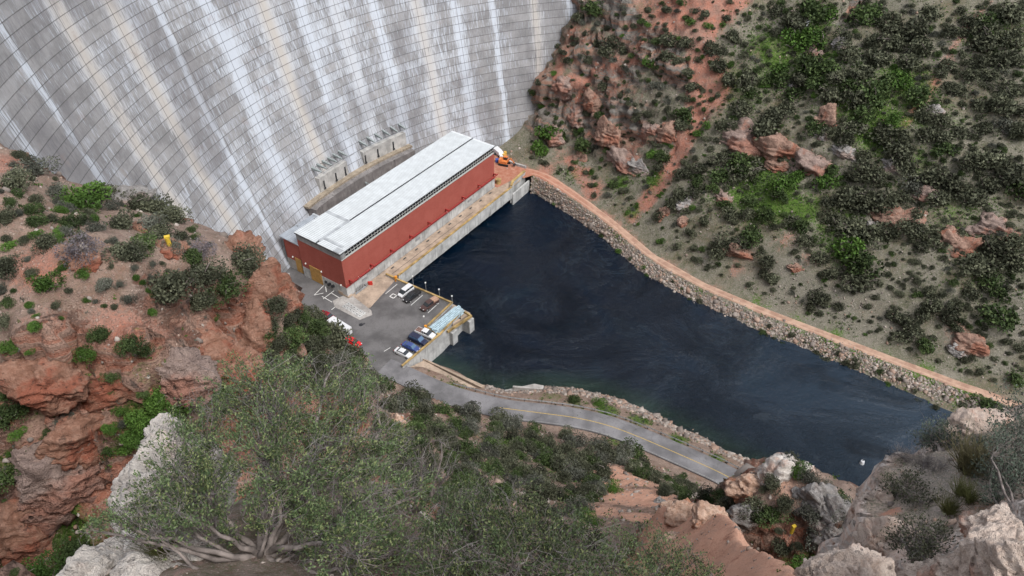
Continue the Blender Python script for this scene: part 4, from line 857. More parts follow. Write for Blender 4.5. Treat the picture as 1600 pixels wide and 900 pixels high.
# machine and stores at the far end of the yard
a=G(788,259,0.); t=empty('compact_excavator',(a[0],a[1]+.6,.08),math.radians(-20),'orange tracked machine parked at the far end of the powerhouse','excavator')
MO=plain('orange_machine_paint',(.62,.20,.06),.5,.15)
for sy in (-1,1):
    mb=MB(); mb.box((0,sy*1.0,.35),(3.4,.5,.7)); mb.build('track',PT['tyre'],t,bevel=.12)
MB().box((-.3,0,1.2),(2.8,2.1,1.1)).box((-1.1,0,1.9),(1.3,1.9,.5)).build('body',MO,t,bevel=.12)
cb=MB().box((.3,.45,2.2),(1.2,1.0,1.1)).build('cab',PT['glass'],t); MB().box((.3,.45,2.8),(1.35,1.15,.1)).build('cab_roof',MO,cb)
MB().bar((1.0,-.3,1.4),(2.3,-.3,2.9),.3,.35).bar((2.3,-.3,2.9),(3.6,-.3,1.4),.24,.28).build('boom',MO,t); MB().box((3.6,-.3,.9),(.7,.9,.7)).build('bucket',M['dark_metal'],t,bevel=.08)
a=G(778,253,0); mb=MB().box((0,0,.5),(1.6,1.3,1.0)); mb.box((1.3,.6,.45),(.9,1.1,.9)); o=mb.build('storage_crate',plain('blue_plastic',(.04,.09,.32)),bevel=.05); o.location=(a[0],a[1],.08); tag(o,'blue crates beside the orange machine','crate')
a=G(777,249,0); o=MB().tube([(0,0,0),(0,0,1.3)],.6,14).tube([(.4,1.5,0),(.4,1.5,1.2)],.55,14).build('barrel',plain('ochre_plastic',(.6,.36,.08))); o.location=(a[0]+2.2,a[1]+1.2,.08); tag(o,'yellow barrels between the blue crates and the orange machine','barrel')
a=G(779,242,0); t=empty('utility_truck',(a[0],a[1],.08),math.radians(-60),'small white utility truck behind the orange machine, at the foot of the dam','truck')
mb=MB(); mb.box((-.8,0,1.25),(3.0,1.9,1.3)); mb.build('cargo_box',PT['white'],t,bevel=.05); b=MB(); loft(b,[(.7,.9,.8,.5,1.9),(1.5,.9,.75,.5,1.85),(2.1,.9,.8,.5,1.2),(2.7,.8,.7,.5,1.05)]); b.build('cab',PT['white'],t)
for sx in (-1.3,1.8):
    for sy in (-.85,.85): MB().tube([(sx,sy-.1,.38),(sx,sy+.1,.38)],.38,12).build('wheel',PT['tyre'],t)
mb=MB(); wallpath(mb,[G(781,246,.5),G(804,256,.5),G(821,261,.5)],.5,-.5,.9); thing_mesh(mb,'barrier_wall',M['conc_white'],'low concrete barrier at the foot of the right abutment behind the orange machine','barrier')
a=G(772.6,285,1); mb=MB(); mb.tube([(a[0]+1.2,a[1]+1,0),(a[0]+1.2,a[1]+1,1.6)],.9,14); thing_mesh(mb,'cable_drum',M['yellow'],'yellowish round drum leaning at the far corner of the powerhouse','drum')
# river buoy, debris
a=G(1347,723,-5.3); t=empty('buoy',(a[0],a[1],-5.6),0,'small white round buoy floating alone on the river','buoy'); MB().tube([(0,0,0),(0,0,.15),(0,0,.75),(0,0,.9)],.55,14,.35).build('float',PT['white'],t,smooth=False); MB().tube([(0,0,.9),(0,0,1.5)],.1,8).build('mast',M['dark_metal'],t)
# ================================================================ rocks
M['rk_red']=rock_mat('red_sandstone',(.27,.17,.13),(.37,.24,.185),sc=1.6,tint=(.34,.14,.09))
M['rk_cliff']=rock_mat('red_cliff_rock',(.27,.135,.09),(.37,.22,.16),sc=.9,tint=(.31,.10,.06),stainamt=.75)
M['rk_greyred']=rock_mat('weathered_red_rock',(.27,.20,.175),(.36,.27,.23),sc=2.2,tint=(.36,.17,.12))
M['rk_white']=rock_mat('white_limestone',(.50,.45,.41),(.66,.61,.56),dark=(.10,.08,.075),sc=.42,tint=(.50,.33,.26),stainamt=.55)
M['rk_pink']=rock_mat('pink_limestone',(.52,.40,.33),(.66,.55,.47),dark=(.10,.07,.06),sc=.45,tint=(.52,.26,.18),stainamt=.5)
M['rk_orange']=rock_mat('orange_rock',(.50,.31,.22),(.62,.46,.36),dark=(.12,.06,.05),sc=.9,tint=(.58,.24,.13),stainamt=.3)
M['rk_grey']=rock_mat('grey_rock',(.27,.25,.24),(.38,.36,.34),sc=1.4,tint=(.33,.24,.20))
def ico(sub):
    bm=bmesh.new(); bmesh.ops.create_icosphere(bm,subdivisions=sub,radius=1); V=np.array([v.co[:] for v in bm.verts]); Fc=np.array([[v.index for v in f.verts] for f in bm.faces]); bm.free(); return V,Fc
ICO={s:ico(s) for s in (1,2,3,5,6)}
def rock(name,mat,loc,dims,rot=(0,0,0),seed=0,sub=5,blk=.35,label=None,cat='rock',group=None,flat=.0,sq=2.6):
    V,Fc=ICO[sub]; V=V.copy(); 
    V=V/ (np.abs(V)**sq).sum(1)[:,None]**(1/sq)     # boxy
    n0=V/np.linalg.norm(V,axis=1)[:,None]
    r_=np.random.default_rng(seed); K=26; Nk=r_.normal(size=(K,3))*np.array([1,1,.7]); Nk/=np.linalg.norm(Nk,axis=1)[:,None]; dk=r_.uniform(.62,1.02,K)
    U=n0; cosn=U@Nk.T; rad=np.min(np.where(cosn>.05,dk[None]/np.maximum(cosn,.05),9),axis=1); rad=np.minimum(rad,1.25)
    D=np.array(dims); s=float(D.mean()); W_=U*rad[:,None]*D*1.12
    warp=np.stack([fbm(W_,s*.8,3,seed+5),fbm(W_,s*.8,3,seed+6),fbm(W_,s*.8,3,seed+7)],1)*s*.10
    q=(W_+warp)*np.array([1,1,1.9]); f1,f2,cv=cells(q,s*.85,seed); g1,g2,cw=cells(q,s*.34,seed+9)
    zz=W_[:,2]/(s*.24)+fbm(W_,s*1.2,2,seed+30)*1.2; st_=np.clip(np.abs((zz%1)-.5)*3.2-.3,0,1)
    r=(cv-.5)*blk*s*.75+(cw-.5)*blk*s*.30+(st_-.6)*.07*s+fbm(W_,s*.8,4,seed+20)*.16*s+fbm(q,s*.30,4,seed+22,.65)*.15*s+fbm(q,s*.10,4,seed+21,.7)*.07*s
    W_=W_+n0*r[:,None]
    me=mesh_np(name,W_,Fc,True); o=link(name,me,mat); o.location=loc; o.rotation_euler=[math.radians(a) for a in rot]; return tag(o,label,cat,group)
def rock_at(px,py,w,h,bv,mat,label,depth=1.0,seed=0,rot=(0,0,0),sink=.3,blk=.35,group=None,sub=5,dr=0):
    """an outcrop standing on the slope: w,h sizes in metres"""
    hh=hitn(px,py,bv); 
    if hh is None: return
    p=hh[0]; w*=SCW; h*=SCW; ob=rock('rock_outcrop',mat,(p[0],p[1],p[2]-h*sink+dr),(w/2,depth*w/2,h/2),rot,seed,sub,blk,label,'rock outcrop',group); return ob
SCW=1.12
PX=lambda r,pxl: pxl*r/1200.
for (x_,y_,w,h,mt,lb,dp,rot,sd) in [
 (1220,222,15,8,'rk_red','broad overhanging pink rock outcrop above the bright green gully',.5,(0,0,-32),1),
 (1268,245,10,11,'rk_greyred','tall rounded grey-pink outcrop right beside the green gully',.8,(0,0,-20),2),
 (1297,182,6.5,9,'rk_red','narrow pink rock tower standing alone among shrubs',.8,(0,0,10),3),
 (1268,78,8.5,6,'rk_greyred','grey slab outcrop with an orange end just below the white debris',.6,(0,-15,-35),4),
 (1312,70,4.2,4,'rk_grey','small pale grey boulder outcrop right of the grey slab',.8,(0,0,0),5),
 (1150,200,14,12,'rk_greyred','large dark rounded outcrop above the road, beside the red gully',.6,(0,0,-40),6),
 (1425,338,17,7.5,'rk_red','long overhanging pink ledge on the right side of the slope',.4,(0,0,-30),7),
 (1497,372,12,9,'rk_red','steep pink block at the lower end of the long ledge',.6,(0,0,-35),8),
 (1560,345,13,7,'rk_greyred','dark reddish outcrop near the right border above the ledge',.6,(0,0,-30),9),
 (1075,315,6,5,'rk_grey','small grey outcrop between shrubs above the dirt road bend',.8,(0,0,-30),10),
 (1460,175,5,3.5,'rk_grey','low grey-white slab outcrop high on the slope',.8,(0,0,0),11),
 (975,245,16,9,'rk_greyred','dark striped rock buttress of the cliff above the road',.5,(0,0,-60),12),
 (955,200,10,8,'rk_red','rugged pink cliff block in the middle of the red cliff',.6,(0,0,-50),13),
 (1045,200,9,8,'rk_red','pink stepped crag left of the red gully',.7,(0,0,-40),14),
 (880,120,9,8,'rk_greyred','grey rock knob beside the top of the dam abutment',.7,(0,0,-70),15),
 (900,170,9,7,'rk_greyred','brown ribbed cliff block just right of the dam abutment',.7,(0,0,-70),16),
 (1070,345,4,3,'rk_red','small pink outcrop just above the dirt road',.8,(0,0,0),17),
 (1160,390,7,4,'rk_red','low pink ledge with loose stones above the dirt road',.6,(0,0,-30),18),
 (1520,530,9,4,'rk_red','low broken pink ledge near the right end of the dirt road',.6,(0,0,-30),19),
 (1240,130,3.5,3,'rk_grey','small grey boulder in the shrubs left of the rock tower',.8,(0,0,0),20),
 (870,205,8,7,'rk_greyred','brown rock shoulder above the green shrub by the abutment',.7,(0,0,-60),21),
 (925,150,6,7,'rk_red','tall red rib between two red gullies of the cliff',.6,(0,0,-60),41),(1000,255,9,6,'rk_grey','blue-grey fluted rock band in the lower cliff',.5,(0,0,-50),42),(1020,195,7,6,'rk_greyred','domed grey crag above the pink cliff',.8,(0,0,-40),43),
 (915,245,8,6,'rk_red','lowest red cliff block above the dirt road bend',.6,(0,0,-50),44),(1215,255,8,5,'rk_red','pink wall beneath the broad overhang',.5,(0,0,-30),45),(1390,330,9,5,'rk_red','left end of the long pink ledge',.5,(0,0,-20),46),(1365,350,5,4,'rk_grey','grey rock under the left end of the ledge',.7,(0,0,0),47),
 (1450,300,9,5,'rk_greyred','grey-brown shelf above the long pink ledge',.5,(0,0,-30),48),(1320,235,7,4,'rk_grey','pale grey ridge of stones between shrubs',.5,(0,0,-40),49),(1285,205,5,3.5,'rk_grey','small grey outcrop at the foot of the rock tower',.7,(0,0,0),50),(1040,330,5,4,'rk_red','pink outcrop right of the lower red gully',.7,(0,0,0),51),(1130,305,6,4,'rk_greyred','brown outcrop hidden among shrubs left of the grass',.6,(0,0,-30),52),
 (1395,255,6,3.5,'rk_grey','grey slab in the shrubs above the long ledge',.6,(0,0,-30),53),(1245,415,5,3,'rk_red','pink broken outcrop above the pale scree',.6,(0,0,-20),54),(1510,545,6,3.5,'rk_grey','grey broken stones near the lower pink ledge',.7,(0,0,0),55)]:
    rock_at(x_,y_,w,h,BR,M[mt],lb,dp,sd*31,rot,.36 if h>5 else .28)
SCW=1.0
for (x_,y_,w,h,mt,lb,dp,rot,sd) in [
 (90,262,3.6,2.6,'rk_grey','grey boulder on the skyline of the left promontory',.8,(0,0,20),1),
 (8,215,3.4,3.4,'rk_white','pale rounded boulder at the left border against the dam',.9,(0,0,0),2),
 (180,310,4.6,3.0,'rk_grey','cracked grey slab outcrop on the upper left promontory',.7,(0,0,30),3),
 (215,355,3.4,2.2,'rk_cliff','orange stained rock left of the purple-grey bush',.7,(0,0,10),4),
 (370,385,3.2,2.0,'rk_cliff','crumbly orange-white rock cap on the promontory tip',.8,(0,0,0),5),
 (125,408,2.2,1.3,'rk_cliff','flat pale boulder below the purple-grey bush',.8,(0,0,30),6),
 (255,385,2.4,1.3,'rk_cliff','pale flat rock beside the yellow marker',.8,(0,0,0),7),
 (415,455,3.6,5.5,'rk_cliff','orange cliff corner at the end of the promontory',.7,(0,0,20),8),
 (400,515,3.6,5.5,'rk_cliff','red-brown cliff corner below the promontory tip',.7,(0,0,20),9),
 (340,560,5.4,4.4,'rk_cliff','large red boulder face inside the alcove',.6,(0,0,0),10),
 (270,565,4.4,3.6,'rk_greyred','dark brown block on the left of the red alcove',.6,(0,0,0),11),
 (390,590,3.4,3.4,'rk_cliff','red rounded rock under the promontory near the big bush',.7,(0,0,0),12),
 (75,720,6,5,'rk_greyred','dark brown tilted rock rib in the left gully',.5,(0,25,50),13),
 (110,660,5,4,'rk_cliff','red rock rib crossing the left gully',.5,(0,20,50),14),
 (30,790,5,5,'rk_cliff','pale pink tilted slabs near the lower left corner',.6,(0,25,60),15),
 (60,830,4,4.4,'rk_cliff','reddish slab below the pale pink tilted slabs',.6,(0,25,60),16),
 (150,575,5,2.6,'rk_cliff','red overhang lip above the green gully',.5,(0,0,10),17),
 (60,575,5,2.4,'rk_cliff','pink crumbling cliff lip at the left border',.5,(0,0,-10),18),
 (620,660,4,5,'rk_orange','tall grey-orange rock standing among the mid-slope bushes',.7,(0,0,0),19),
 (1075,805,3.6,2.2,'rk_orange','pale orange flat block on top of the red ridge',.8,(0,0,0),20),
 (1042,790,2.2,1.6,'rk_orange','pinkish white boulder at the upper end of the red ridge',.8,(0,0,20),21),
 (1030,785,2.6,1.7,'rk_grey','light grey boulder between the pink bowl and the red ridge',.8,(0,0,20),24),
 (1052,842,2.0,1.2,'rk_orange','cream coloured rock at the foot of the red ridge',.8,(0,0,0),22),
 (1110,808,3.0,1.8,'rk_orange','orange block at the crest of the red ridge',.8,(0,0,-30),23),
 (1225,735,4.4,3.6,'rk_white','white top of the crag above the river',.8,(0,0,-10),25),
 (1178,752,3.4,3.0,'rk_orange','pale pink left shoulder of the crag',.8,(0,0,0),26),
 (1275,770,4.2,4.0,'rk_grey','grey cracked flank of the crag facing the river',.7,(0,15,-35),27),
 (1305,800,4.6,4.6,'rk_grey','dark overhanging grey block on the right side of the crag',.6,(0,15,-40),28),
 (1320,835,3.2,5.0,'rk_grey','dark rock foot of the crag next to the road',.7,(0,0,-30),29),
 (1165,800,3.0,3.4,'rk_grey','narrow grey rock at the left foot of the crag',.7,(0,0,0),30)]:
    rock_at(x_,y_,w,h,BN_,M[mt],lb,dp,sd*17,rot,.30)
# ================================================================ foreground ledge under the camera
LG=np.array([P(*a) for a in [(130,900,8.5),(250,900,6.9),(400,880,6.9),(550,860,7.3),(700,830,8.2),(800,900,8.2),(900,950,8.2),(1050,990,8.2),(1150,1020,8.0),(300,820,8.0),(420,760,8.8),(520,740,9.2),(620,760,9.4),(350,1100,4.2),(800,1100,4.6),(100,1100,5),(1200,1200,4.6)]]+
   [P(120,860,9.2)+np.array([-1.2,1.0,-5]),P(200,760,10)+np.array([-.8,1.6,-6]),P(300,700,10)+np.array([-.3,1.6,-6]),P(450,680,10.2)+np.array([0,1.6,-6]),P(620,700,10.4)+np.array([0,1.6,-6]),P(760,810,9.6)+np.array([0.2,1.6,-6]),P(880,885,9.2)+np.array([.3,1.4,-6]),P(1060,935,9)+np.array([.4,1.4,-6]),P(1200,1000,8.5)+np.array([1.4,1.,-6]),P(40,980,7.5)+np.array([-2,.3,-6]),
    np.array([0,0,128.35]),np.array([2.5,-2,128.6]),np.array([-2.5,-2,128.6]),np.array([0,-6,129]),np.array([6,0,127.]),np.array([-6,0,126.])])
lf_=rbf_fit(LG,.02)
VL,nx,ny=heightfield(-8.5,7.5,-6,10.5,.06,lf_); FLg=gridfaces(nx,ny); nL=vnormals(VL,nx,ny)
rockL=np.clip((1-nL[:,2]-.35)*3,0,1); VL=VL+nL*(relief(VL,.16,np.maximum(rockL,.25),41,.35)+fbm(VL,.25,3,44)*.03)[:,None]
c=VL[FLg].mean(1); kf=(c[:,2]>112)&(np.hypot(c[:,0],c[:,1])>.3)
FLk=FLg[kf]; bL=bvh_of(VL,FLk); me=mesh_np('ledge',VL,FLk)
for a,b in (('m_red',np.full(len(VL),.34)),('m_grass',np.zeros(len(VL))),('m_scree',np.full(len(VL),.45)),('m_rock',rockL)): attr(me,a,b)
M['ledge_g']=terrain_mat('ledge_soil',.085,soil=(.13,.085,.065),red=(.24,.10,.07),pale=(.42,.38,.36),rock1=(.50,.44,.40),rock2=(.55,.50,.46),bumpd=.3)
tag(link('cliff_edge',me,M['ledge_g']),kind='structure')
# white limestone outcrop left of the big bush
for i,(x_,y_,r,dx,dy,dz,rot,lb) in enumerate([
  (255,690,9.6,.30,.3,.45,(0,10,20),'topmost white limestone knob poking out above the big bush'),
  (222,745,9.4,.42,.35,.55,(0,15,30),'white limestone block below the topmost knob, left of the big bush'),
  (290,765,9.6,.55,.4,.7,(0,0,10),'white limestone mass mostly behind the big bush'),
  (300,715,10.,.4,.3,.55,(0,0,10),'pale limestone behind the left leaves of the big bush'),
  (195,870,8.2,.5,.4,.4,(0,20,30),'white limestone boulder at the lower left with dark pits'),
  (150,905,7.9,.5,.4,.35,(0,25,40),'lowest white limestone boulder at the bottom border'),
  (240,800,9.0,.55,.5,.8,(0,0,30),'white limestone shoulder hidden by drooping branches'),
  (255,880,7.2,.5,.4,.35,(0,10,10),'flat pale boulder beside the small yellow-green tuft')]):
    p=P(x_,y_,r); rock('boulder',M['rk_white'],(p[0],p[1],p[2]-dz*.6),(dx,dy,dz),rot,200+i*13,6 if i in (0,1,4,5) else 5,.30,lb,'boulder')
# ---- right spur
sf_=crag_fn([(1600,700,20.5),(1500,760,18.6),(1560,780,17.4),(1440,800,17.6),(1620,800,16),(1450,860,15.8),(1520,860,14.8),(1600,860,14),(1700,850,13),(1400,880,16),(1550,960,12),(1480,720,19.5)],
 [(1720,600,26),(1640,632,24.5),(1562,650,23),(1503,672,22),(1445,698,21),(1405,716,20),(1388,765,19),(1380,800,18.3),(1388,860,17),(1405,910,15.5),(1440,980,13),(1500,1050,11),(1600,1100,9),(1900,1000,9),(1900,700,18)],9,.35,1.6,9,.25)
VS,nx,ny=heightfield(2.8,24,1.5,27,.085,sf_); FS=gridfaces(nx,ny); nS=vnormals(VS,nx,ny); rockS=np.clip((1-nS[:,2]-.2)*2.2+fbm(VS,2.5,3,5)*.8+.15,0,1)
VS=VS+nS*(relief(VS,.5,rockS,61,.42))[:,None]
c=VS[FS].mean(1); 
ang=np.degrees(np.arctan2(c[:,0],c[:,1])); FSk=FS[(c[:,2]>88)]
bS=bvh_of(VS,FSk); me=mesh_np('spur',VS,FSk)
redS=blobs(VS,[(1390,800,20,1),(1360,840,22,1.1),(1400,860,30,.8),(1520,800,60,.6),(1560,800,60,.7),(1375,770,16,1),(1580,760,30,.5),(1540,655,16,.8)],[bS]); scS=blobs(VS,[(1480,740,70,1),(1500,720,60,1),(1530,770,60,.9),(1440,780,40,.6),(1480,800,50,.8)],[bS])
for a,b in (('m_red',redS),('m_grass',np.zeros(len(VS))),('m_scree',np.maximum(scS,.3)),('m_rock',rockS*(1-scS*.8))): attr(me,a,b)
M['spur']=terrain_mat('spur_ground',.17,soil=(.28,.22,.18),red=(.44,.22,.15),pale=(.48,.42,.38),rock1=(.52,.38,.31),rock2=(.50,.44,.40),stain=(.13,.09,.08))
tag(link('rocky_spur',me,M['spur']),kind='structure')
for i,(x_,y_,r,dx,dy,dz,rot,mt,lb) in enumerate([
  (1420,745,20.2,.95,.8,.9,(0,0,20),'rk_pink','rounded grey-pink boulder at the top edge of the right spur'),
  (1385,790,19,.75,.8,1.3,(0,0,10),'rk_pink','tall orange-pink block on the outer edge of the right spur'),
  (1372,850,17.6,.85,.8,1.4,(0,0,10),'rk_pink','orange-red block below the tall block on the right spur'),
  (1425,845,17.2,.8,.7,.9,(0,0,30),'rk_pink','grey cracked block beside the dark lower shrub of the right spur'),
  (1530,668,22.2,1.2,.8,.8,(0,0,20),'rk_pink','orange-topped boulder at the skyline of the right spur'),
  (1335,905,11.6,.95,.8,.6,(0,0,10),'rk_pink','large flat cracked boulder at the bottom border between green bush and right spur'),
  (1300,900,11.3,.45,.6,.5,(0,0,60),'rk_pink','small left end block of the flat cracked boulder'),
  (1545,880,10.0,.95,.7,.75,(0,10,20),'rk_pink','large smooth pink boulder in the bottom right corner'),
  (1600,900,9.4,.6,.6,.6,(0,0,-20),'rk_pink','broken pink rock at the right end of the bottom corner'),
  (1575,830,12.4,.7,.6,.5,(0,0,-20),'rk_pink','cracked pink slab above the large smooth boulder'),
  (1480,900,10.6,.6,.5,.5,(0,0,30),'rk_pink','small pink boulder left of the large smooth boulder')]):
    p=P(x_,y_,r); rock('boulder',M[mt],(p[0],p[1],p[2]-dz*.35),(dx*.62,dy*.62,dz*.62),rot,500+i*13,6 if r<14 else 5,.30,lb,'boulder')
# ================================================================ loose stones (uncountable)
def stones(name,pts,sizes,mat,label):
    V0,F0=ICO[1]; n_=len(pts); V0=V0[:12] if False else V0
    V=np.repeat(V0[None],n_,0)*(1+RNG.normal(0,.22,(n_,len(V0),1))); sc=sizes[:,None,None]*RNG.uniform(.55,1.2,(n_,1,3)); V=V*sc
    a=RNG.uniform(0,6.28,n_); c_,s_=np.cos(a)[:,None],np.sin(a)[:,None]; x=V[:,:,0]*c_-V[:,:,1]*s_; y=V[:,:,0]*s_+V[:,:,1]*c_; V=np.stack([x,y,V[:,:,2]],2)+pts[:,None,:]
    Fc=(F0[None]+np.arange(n_)[:,None,None]*len(V0)).reshape(-1,3); o=link(name,mesh_np(name,V.reshape(-1,3),Fc,False),mat); return tag(o,label,None,None,'stuff')
n=N('loose_stone'); r=n.n('ShaderNodeNewGeometry').outputs['Random Per Island']; c=n.mix(r,(.15,.125,.11),(.38,.33,.29)); c=n.mix(n.math('MULTIPLY',n.step(n.math('FRACT',n.math('MULTIPLY',r,7.3)),.6,.9),.6),c,(.32,.19,.13)); n.rough(.95); M['stone']=n.col(c)
def surf(V,Fc,mask,cnt,jit=.5):
    cf=V[Fc]; w=mask[Fc].mean(1); ar=np.linalg.norm(np.cross(cf[:,1]-cf[:,0],cf[:,3]-cf[:,0]),axis=1); w=np.clip(w,0,None)*ar; w/=w.sum(); i=RNG.choice(len(Fc),cnt,p=w); u=RNG.random((cnt,1)); v=RNG.random((cnt,1)); q_=cf[i]
    return q_[:,0]*(1-u)*(1-v)+q_[:,1]*u*(1-v)+q_[:,2]*u*v+q_[:,3]*(1-u)*v
mk=np.exp(-((dR+4.0)/1.3)**2)*(VR[:,2]>-6.2)*((sR>16)&(sR<215)); pts=surf(VR,FRk,mk,15000); stones('riprap',pts,RNG.lognormal(-1.75,.5,15000),M['stone'],'pale broken riprap stones lining the far bank of the river')
mk=np.clip(screeR-.25,0,1)*(dR>3)*(sR<230); pts=surf(VR,FRk,mk,9000); stones('loose_stones',pts,RNG.lognormal(-1.75,.5,9000),M['stone'],'loose pale stones scattered over the far slope')
mk=np.exp(-((dS+1.8)/1.5)**2)*(VN[:,0]>-6)*(VN[:,2]>-6.3); pts=surf(VN,FNk,mk,6000); stones('riprap',pts,RNG.lognormal(-1.35,.45,6000),M['stone'],'pale broken riprap stones between the asphalt road and the river')
mk=(np.clip(screeN-.2,0,1)+redN*.25)*(VN[:,2]>1); mk=mk+.25*(VN[:,0]<-3)*(VN[:,2]>70); pts=surf(VN,FNk,mk,26000); dd=np.linalg.norm(pts-[0,0,130],axis=1); stones('loose_stones',pts,RNG.lognormal(-2.6,.6,26000)*np.clip(dd/60,.6,2),M['stone'],'loose stones on the near cliffs and ridges')
mk=np.clip(scS,.15,1)+redS*.3; pts=surf(VS,FSk,mk,5000); stones('loose_stones',pts,RNG.lognormal(-3.2,.6,5000),M['stone'],'grey and pink rubble on the right spur')
mk=np.ones(len(VL))*(VL[:,2]>118); pts=surf(VL,FLk,mk,5000); stones('loose_stones',pts,RNG.lognormal(-4.0,.6,5000),M['stone'],'small stones on the soil under the big bush')
# ================================================================ vegetation
BARK=plain('grey_bark',(.20,.17,.155),.9,.25,9,0,.1,.02); BARKD=plain('dark_bark',(.055,.042,.036),.9,.25,9,0,.1,.02); DEAD=plain('dead_wood',(.22,.20,.195),.9,.2,9,0,.1,.01)
L_jun=leaf_mat('juniper_leaf',(.038,.044,.026),(.125,.13,.082),None,.5); L_sage=leaf_mat('grey_sage_leaf',(.060,.064,.050),(.14,.145,.115),None,.5)
L_green=leaf_mat('bright_leaf',(.045,.095,.016),(.085,.155,.028),None,.5); L_mid=leaf_mat('mid_green_leaf',(.030,.052,.016),(.085,.12,.040),None,.5); L_purp=leaf_mat('purple_grey_twig',(.11,.095,.105),(.17,.15,.16),None,.5)
L_mah=leaf_mat('mahogany_leaf',(.038,.064,.026),(.125,.165,.074),(.16,.18,.075),2.5); L_lime=leaf_mat('pale_lichen_leaf',(.20,.22,.12),(.30,.31,.20),None,.5)
def leaf_quads(C,D,ln,wd):
    n_=len(C); D=D/np.linalg.norm(D,axis=1)[:,None]; r=RNG.normal(size=(n_,3)); s=np.cross(D,r); s/=np.linalg.norm(s,axis=1)[:,None]
    ln=np.asarray(ln)[...,None] if np.ndim(ln) else ln; wd=np.asarray(wd)[...,None] if np.ndim(wd) else wd
    V=np.stack([C-D*ln*.5,C+s*wd*.5+D*ln*.05,C+D*ln*.5,C-s*wd*.5+D*ln*.05],1).reshape(-1,3); return V,np.arange(n_*4).reshape(-1,4)
def tubes(PL,r0,r1,k=3):
    """PL (n,m,3) polylines -> tube mesh arrays"""
    n_,m,_=PL.shape; T=np.gradient(PL,axis=1); T/=np.linalg.norm(T,axis=2)[...,None]+1e-9; up=np.array([.31,.17,.93]); U=np.cross(T,up); U/=np.linalg.norm(U,axis=2)[...,None]+1e-9; Wv=np.cross(T,U)
    rr=(np.asarray(r0).reshape(-1,1)*(1-np.linspace(0,1,m))[None]+np.asarray(r1).reshape(-1,1)*np.linspace(0,1,m)[None])*np.ones((n_,1))
    a=np.arange(k)*2*math.pi/k; V=PL[:,:,None,:]+rr[:,:,None,None]*(U[:,:,None,:]*np.cos(a)[None,None,:,None]+Wv[:,:,None,:]*np.sin(a)[None,None,:,None]); V=V.reshape(-1,3)
    b=(np.arange(n_)*m*k)[:,None,None]+(np.arange(m-1)*k)[None,:,None]; j=np.arange(k)[None,None,:]; j2=(j+1)%k
    return V,np.stack([b+j,b+j2,b+k+j2,b+k+j],3).reshape(-1,4)
def curve(A,B,m=6,sag=.15,jit=.06):
    t=np.linspace(0,1,m)[None,:,None]; A=A[:,None,:];B=B[:,None,:]; L=np.linalg.norm(B-A,axis=2)[...,None]; Pm=A*(1-t)+B*t
    off=RNG.normal(size=(len(A),1,3))*L*sag; Pm=Pm+off*(4*t*(1-t)); return Pm+RNG.normal(size=Pm.shape)*L*jit*(t>0)
def join(parts):
    V=[];Fc=[];o=0
    for v,f in parts: V.append(v);Fc.append(f+o);o+=len(v)
    return np.vstack(V),np.vstack(Fc)
def proto(name,leafmat,nl,ls,seed,hz=.62,lob=6,stems=True,spiky=False):
    """one shrub about 1 m in radius"""
    r_=np.random.default_rng(seed); C=[];Nn=[]
    for k in range(lob):
        a=r_.uniform(0,6.28); d=r_.uniform(.0,.62) if k else 0; c=np.array([d*math.cos(a),d*math.sin(a),hz*r_.uniform(.25,.75)]); R=r_.uniform(.32,.58)
        u=r_.normal(size=(nl//lob,3)); u/=np.linalg.norm(u,axis=1)[:,None]; rad=R*r_.uniform(.5,1.0,(len(u),1))**.6*(1+.25*vnoise(u*2.5+k*7,seed)[:,None]); q=c+u*rad*np.array([1,1,.85]); 
        kp=q[:,2]>.0; C.append(q[kp]); Nn.append(u[kp])
    C=np.vstack(C);U=np.vstack(Nn); D=U*.25+r_.normal(size=U.shape)*.6+np.array([0,0,.15])
    V,Fc=leaf_quads(C,D,ls*r_.uniform(.7,1.4,len(C)),ls*.62*r_.uniform(.7,1.3,len(C)))
    n0=len(Fc); st=curve(np.zeros((12,3))+r_.normal(size=(12,3))*.05,C[r_.integers(0,len(C),12)],4); v2,f2=tubes(st,np.full(12,.035),np.full(12,.01)); V,Fc=join([(V,Fc),(v2,f2)])
    me=mesh_np(name,V,Fc,False); me.materials.append(leafmat); me.materials.append(BARK); mi=np.zeros(len(Fc),np.int32); mi[n0:]=1; me.polygons.foreach_set('material_index',mi); return me
PR={'juniper_far':[proto('shrub',L_jun,1000,.15,i) for i in range(6)],'sage_far':[proto('shrub',L_sage,800,.14,20+i) for i in range(4)],'green_far':[proto('shrub',L_green,900,.15,30+i) for i in range(4)],'mid_far':[proto('shrub',L_mid,1000,.15,60+i) for i in range(4)],
 'juniper':[proto('shrub',L_jun,2600,.095,40+i,.7,8) for i in range(5)],'sage':[proto('shrub',L_sage,2200,.085,50+i,.65,8) for i in range(4)],'green':[proto('shrub',L_green,2400,.10,70+i,.6,8) for i in range(3)],'mid':[proto('shrub',L_mid,2600,.09,80+i,.65,8) for i in range(3)],
 'purple':[proto('shrub',L_purp,2200,.06,90+i,.6,8) for i in range(2)],'lime':[proto('shrub',L_lime,2200,.08,95,.6,8)]}
KIND={'juniper':'juniper_shrub','sage':'sagebrush','green':'green_bush','mid':'leafy_shrub','purple':'bare_shrub','lime':'flowering_shrub'}
CNT={}
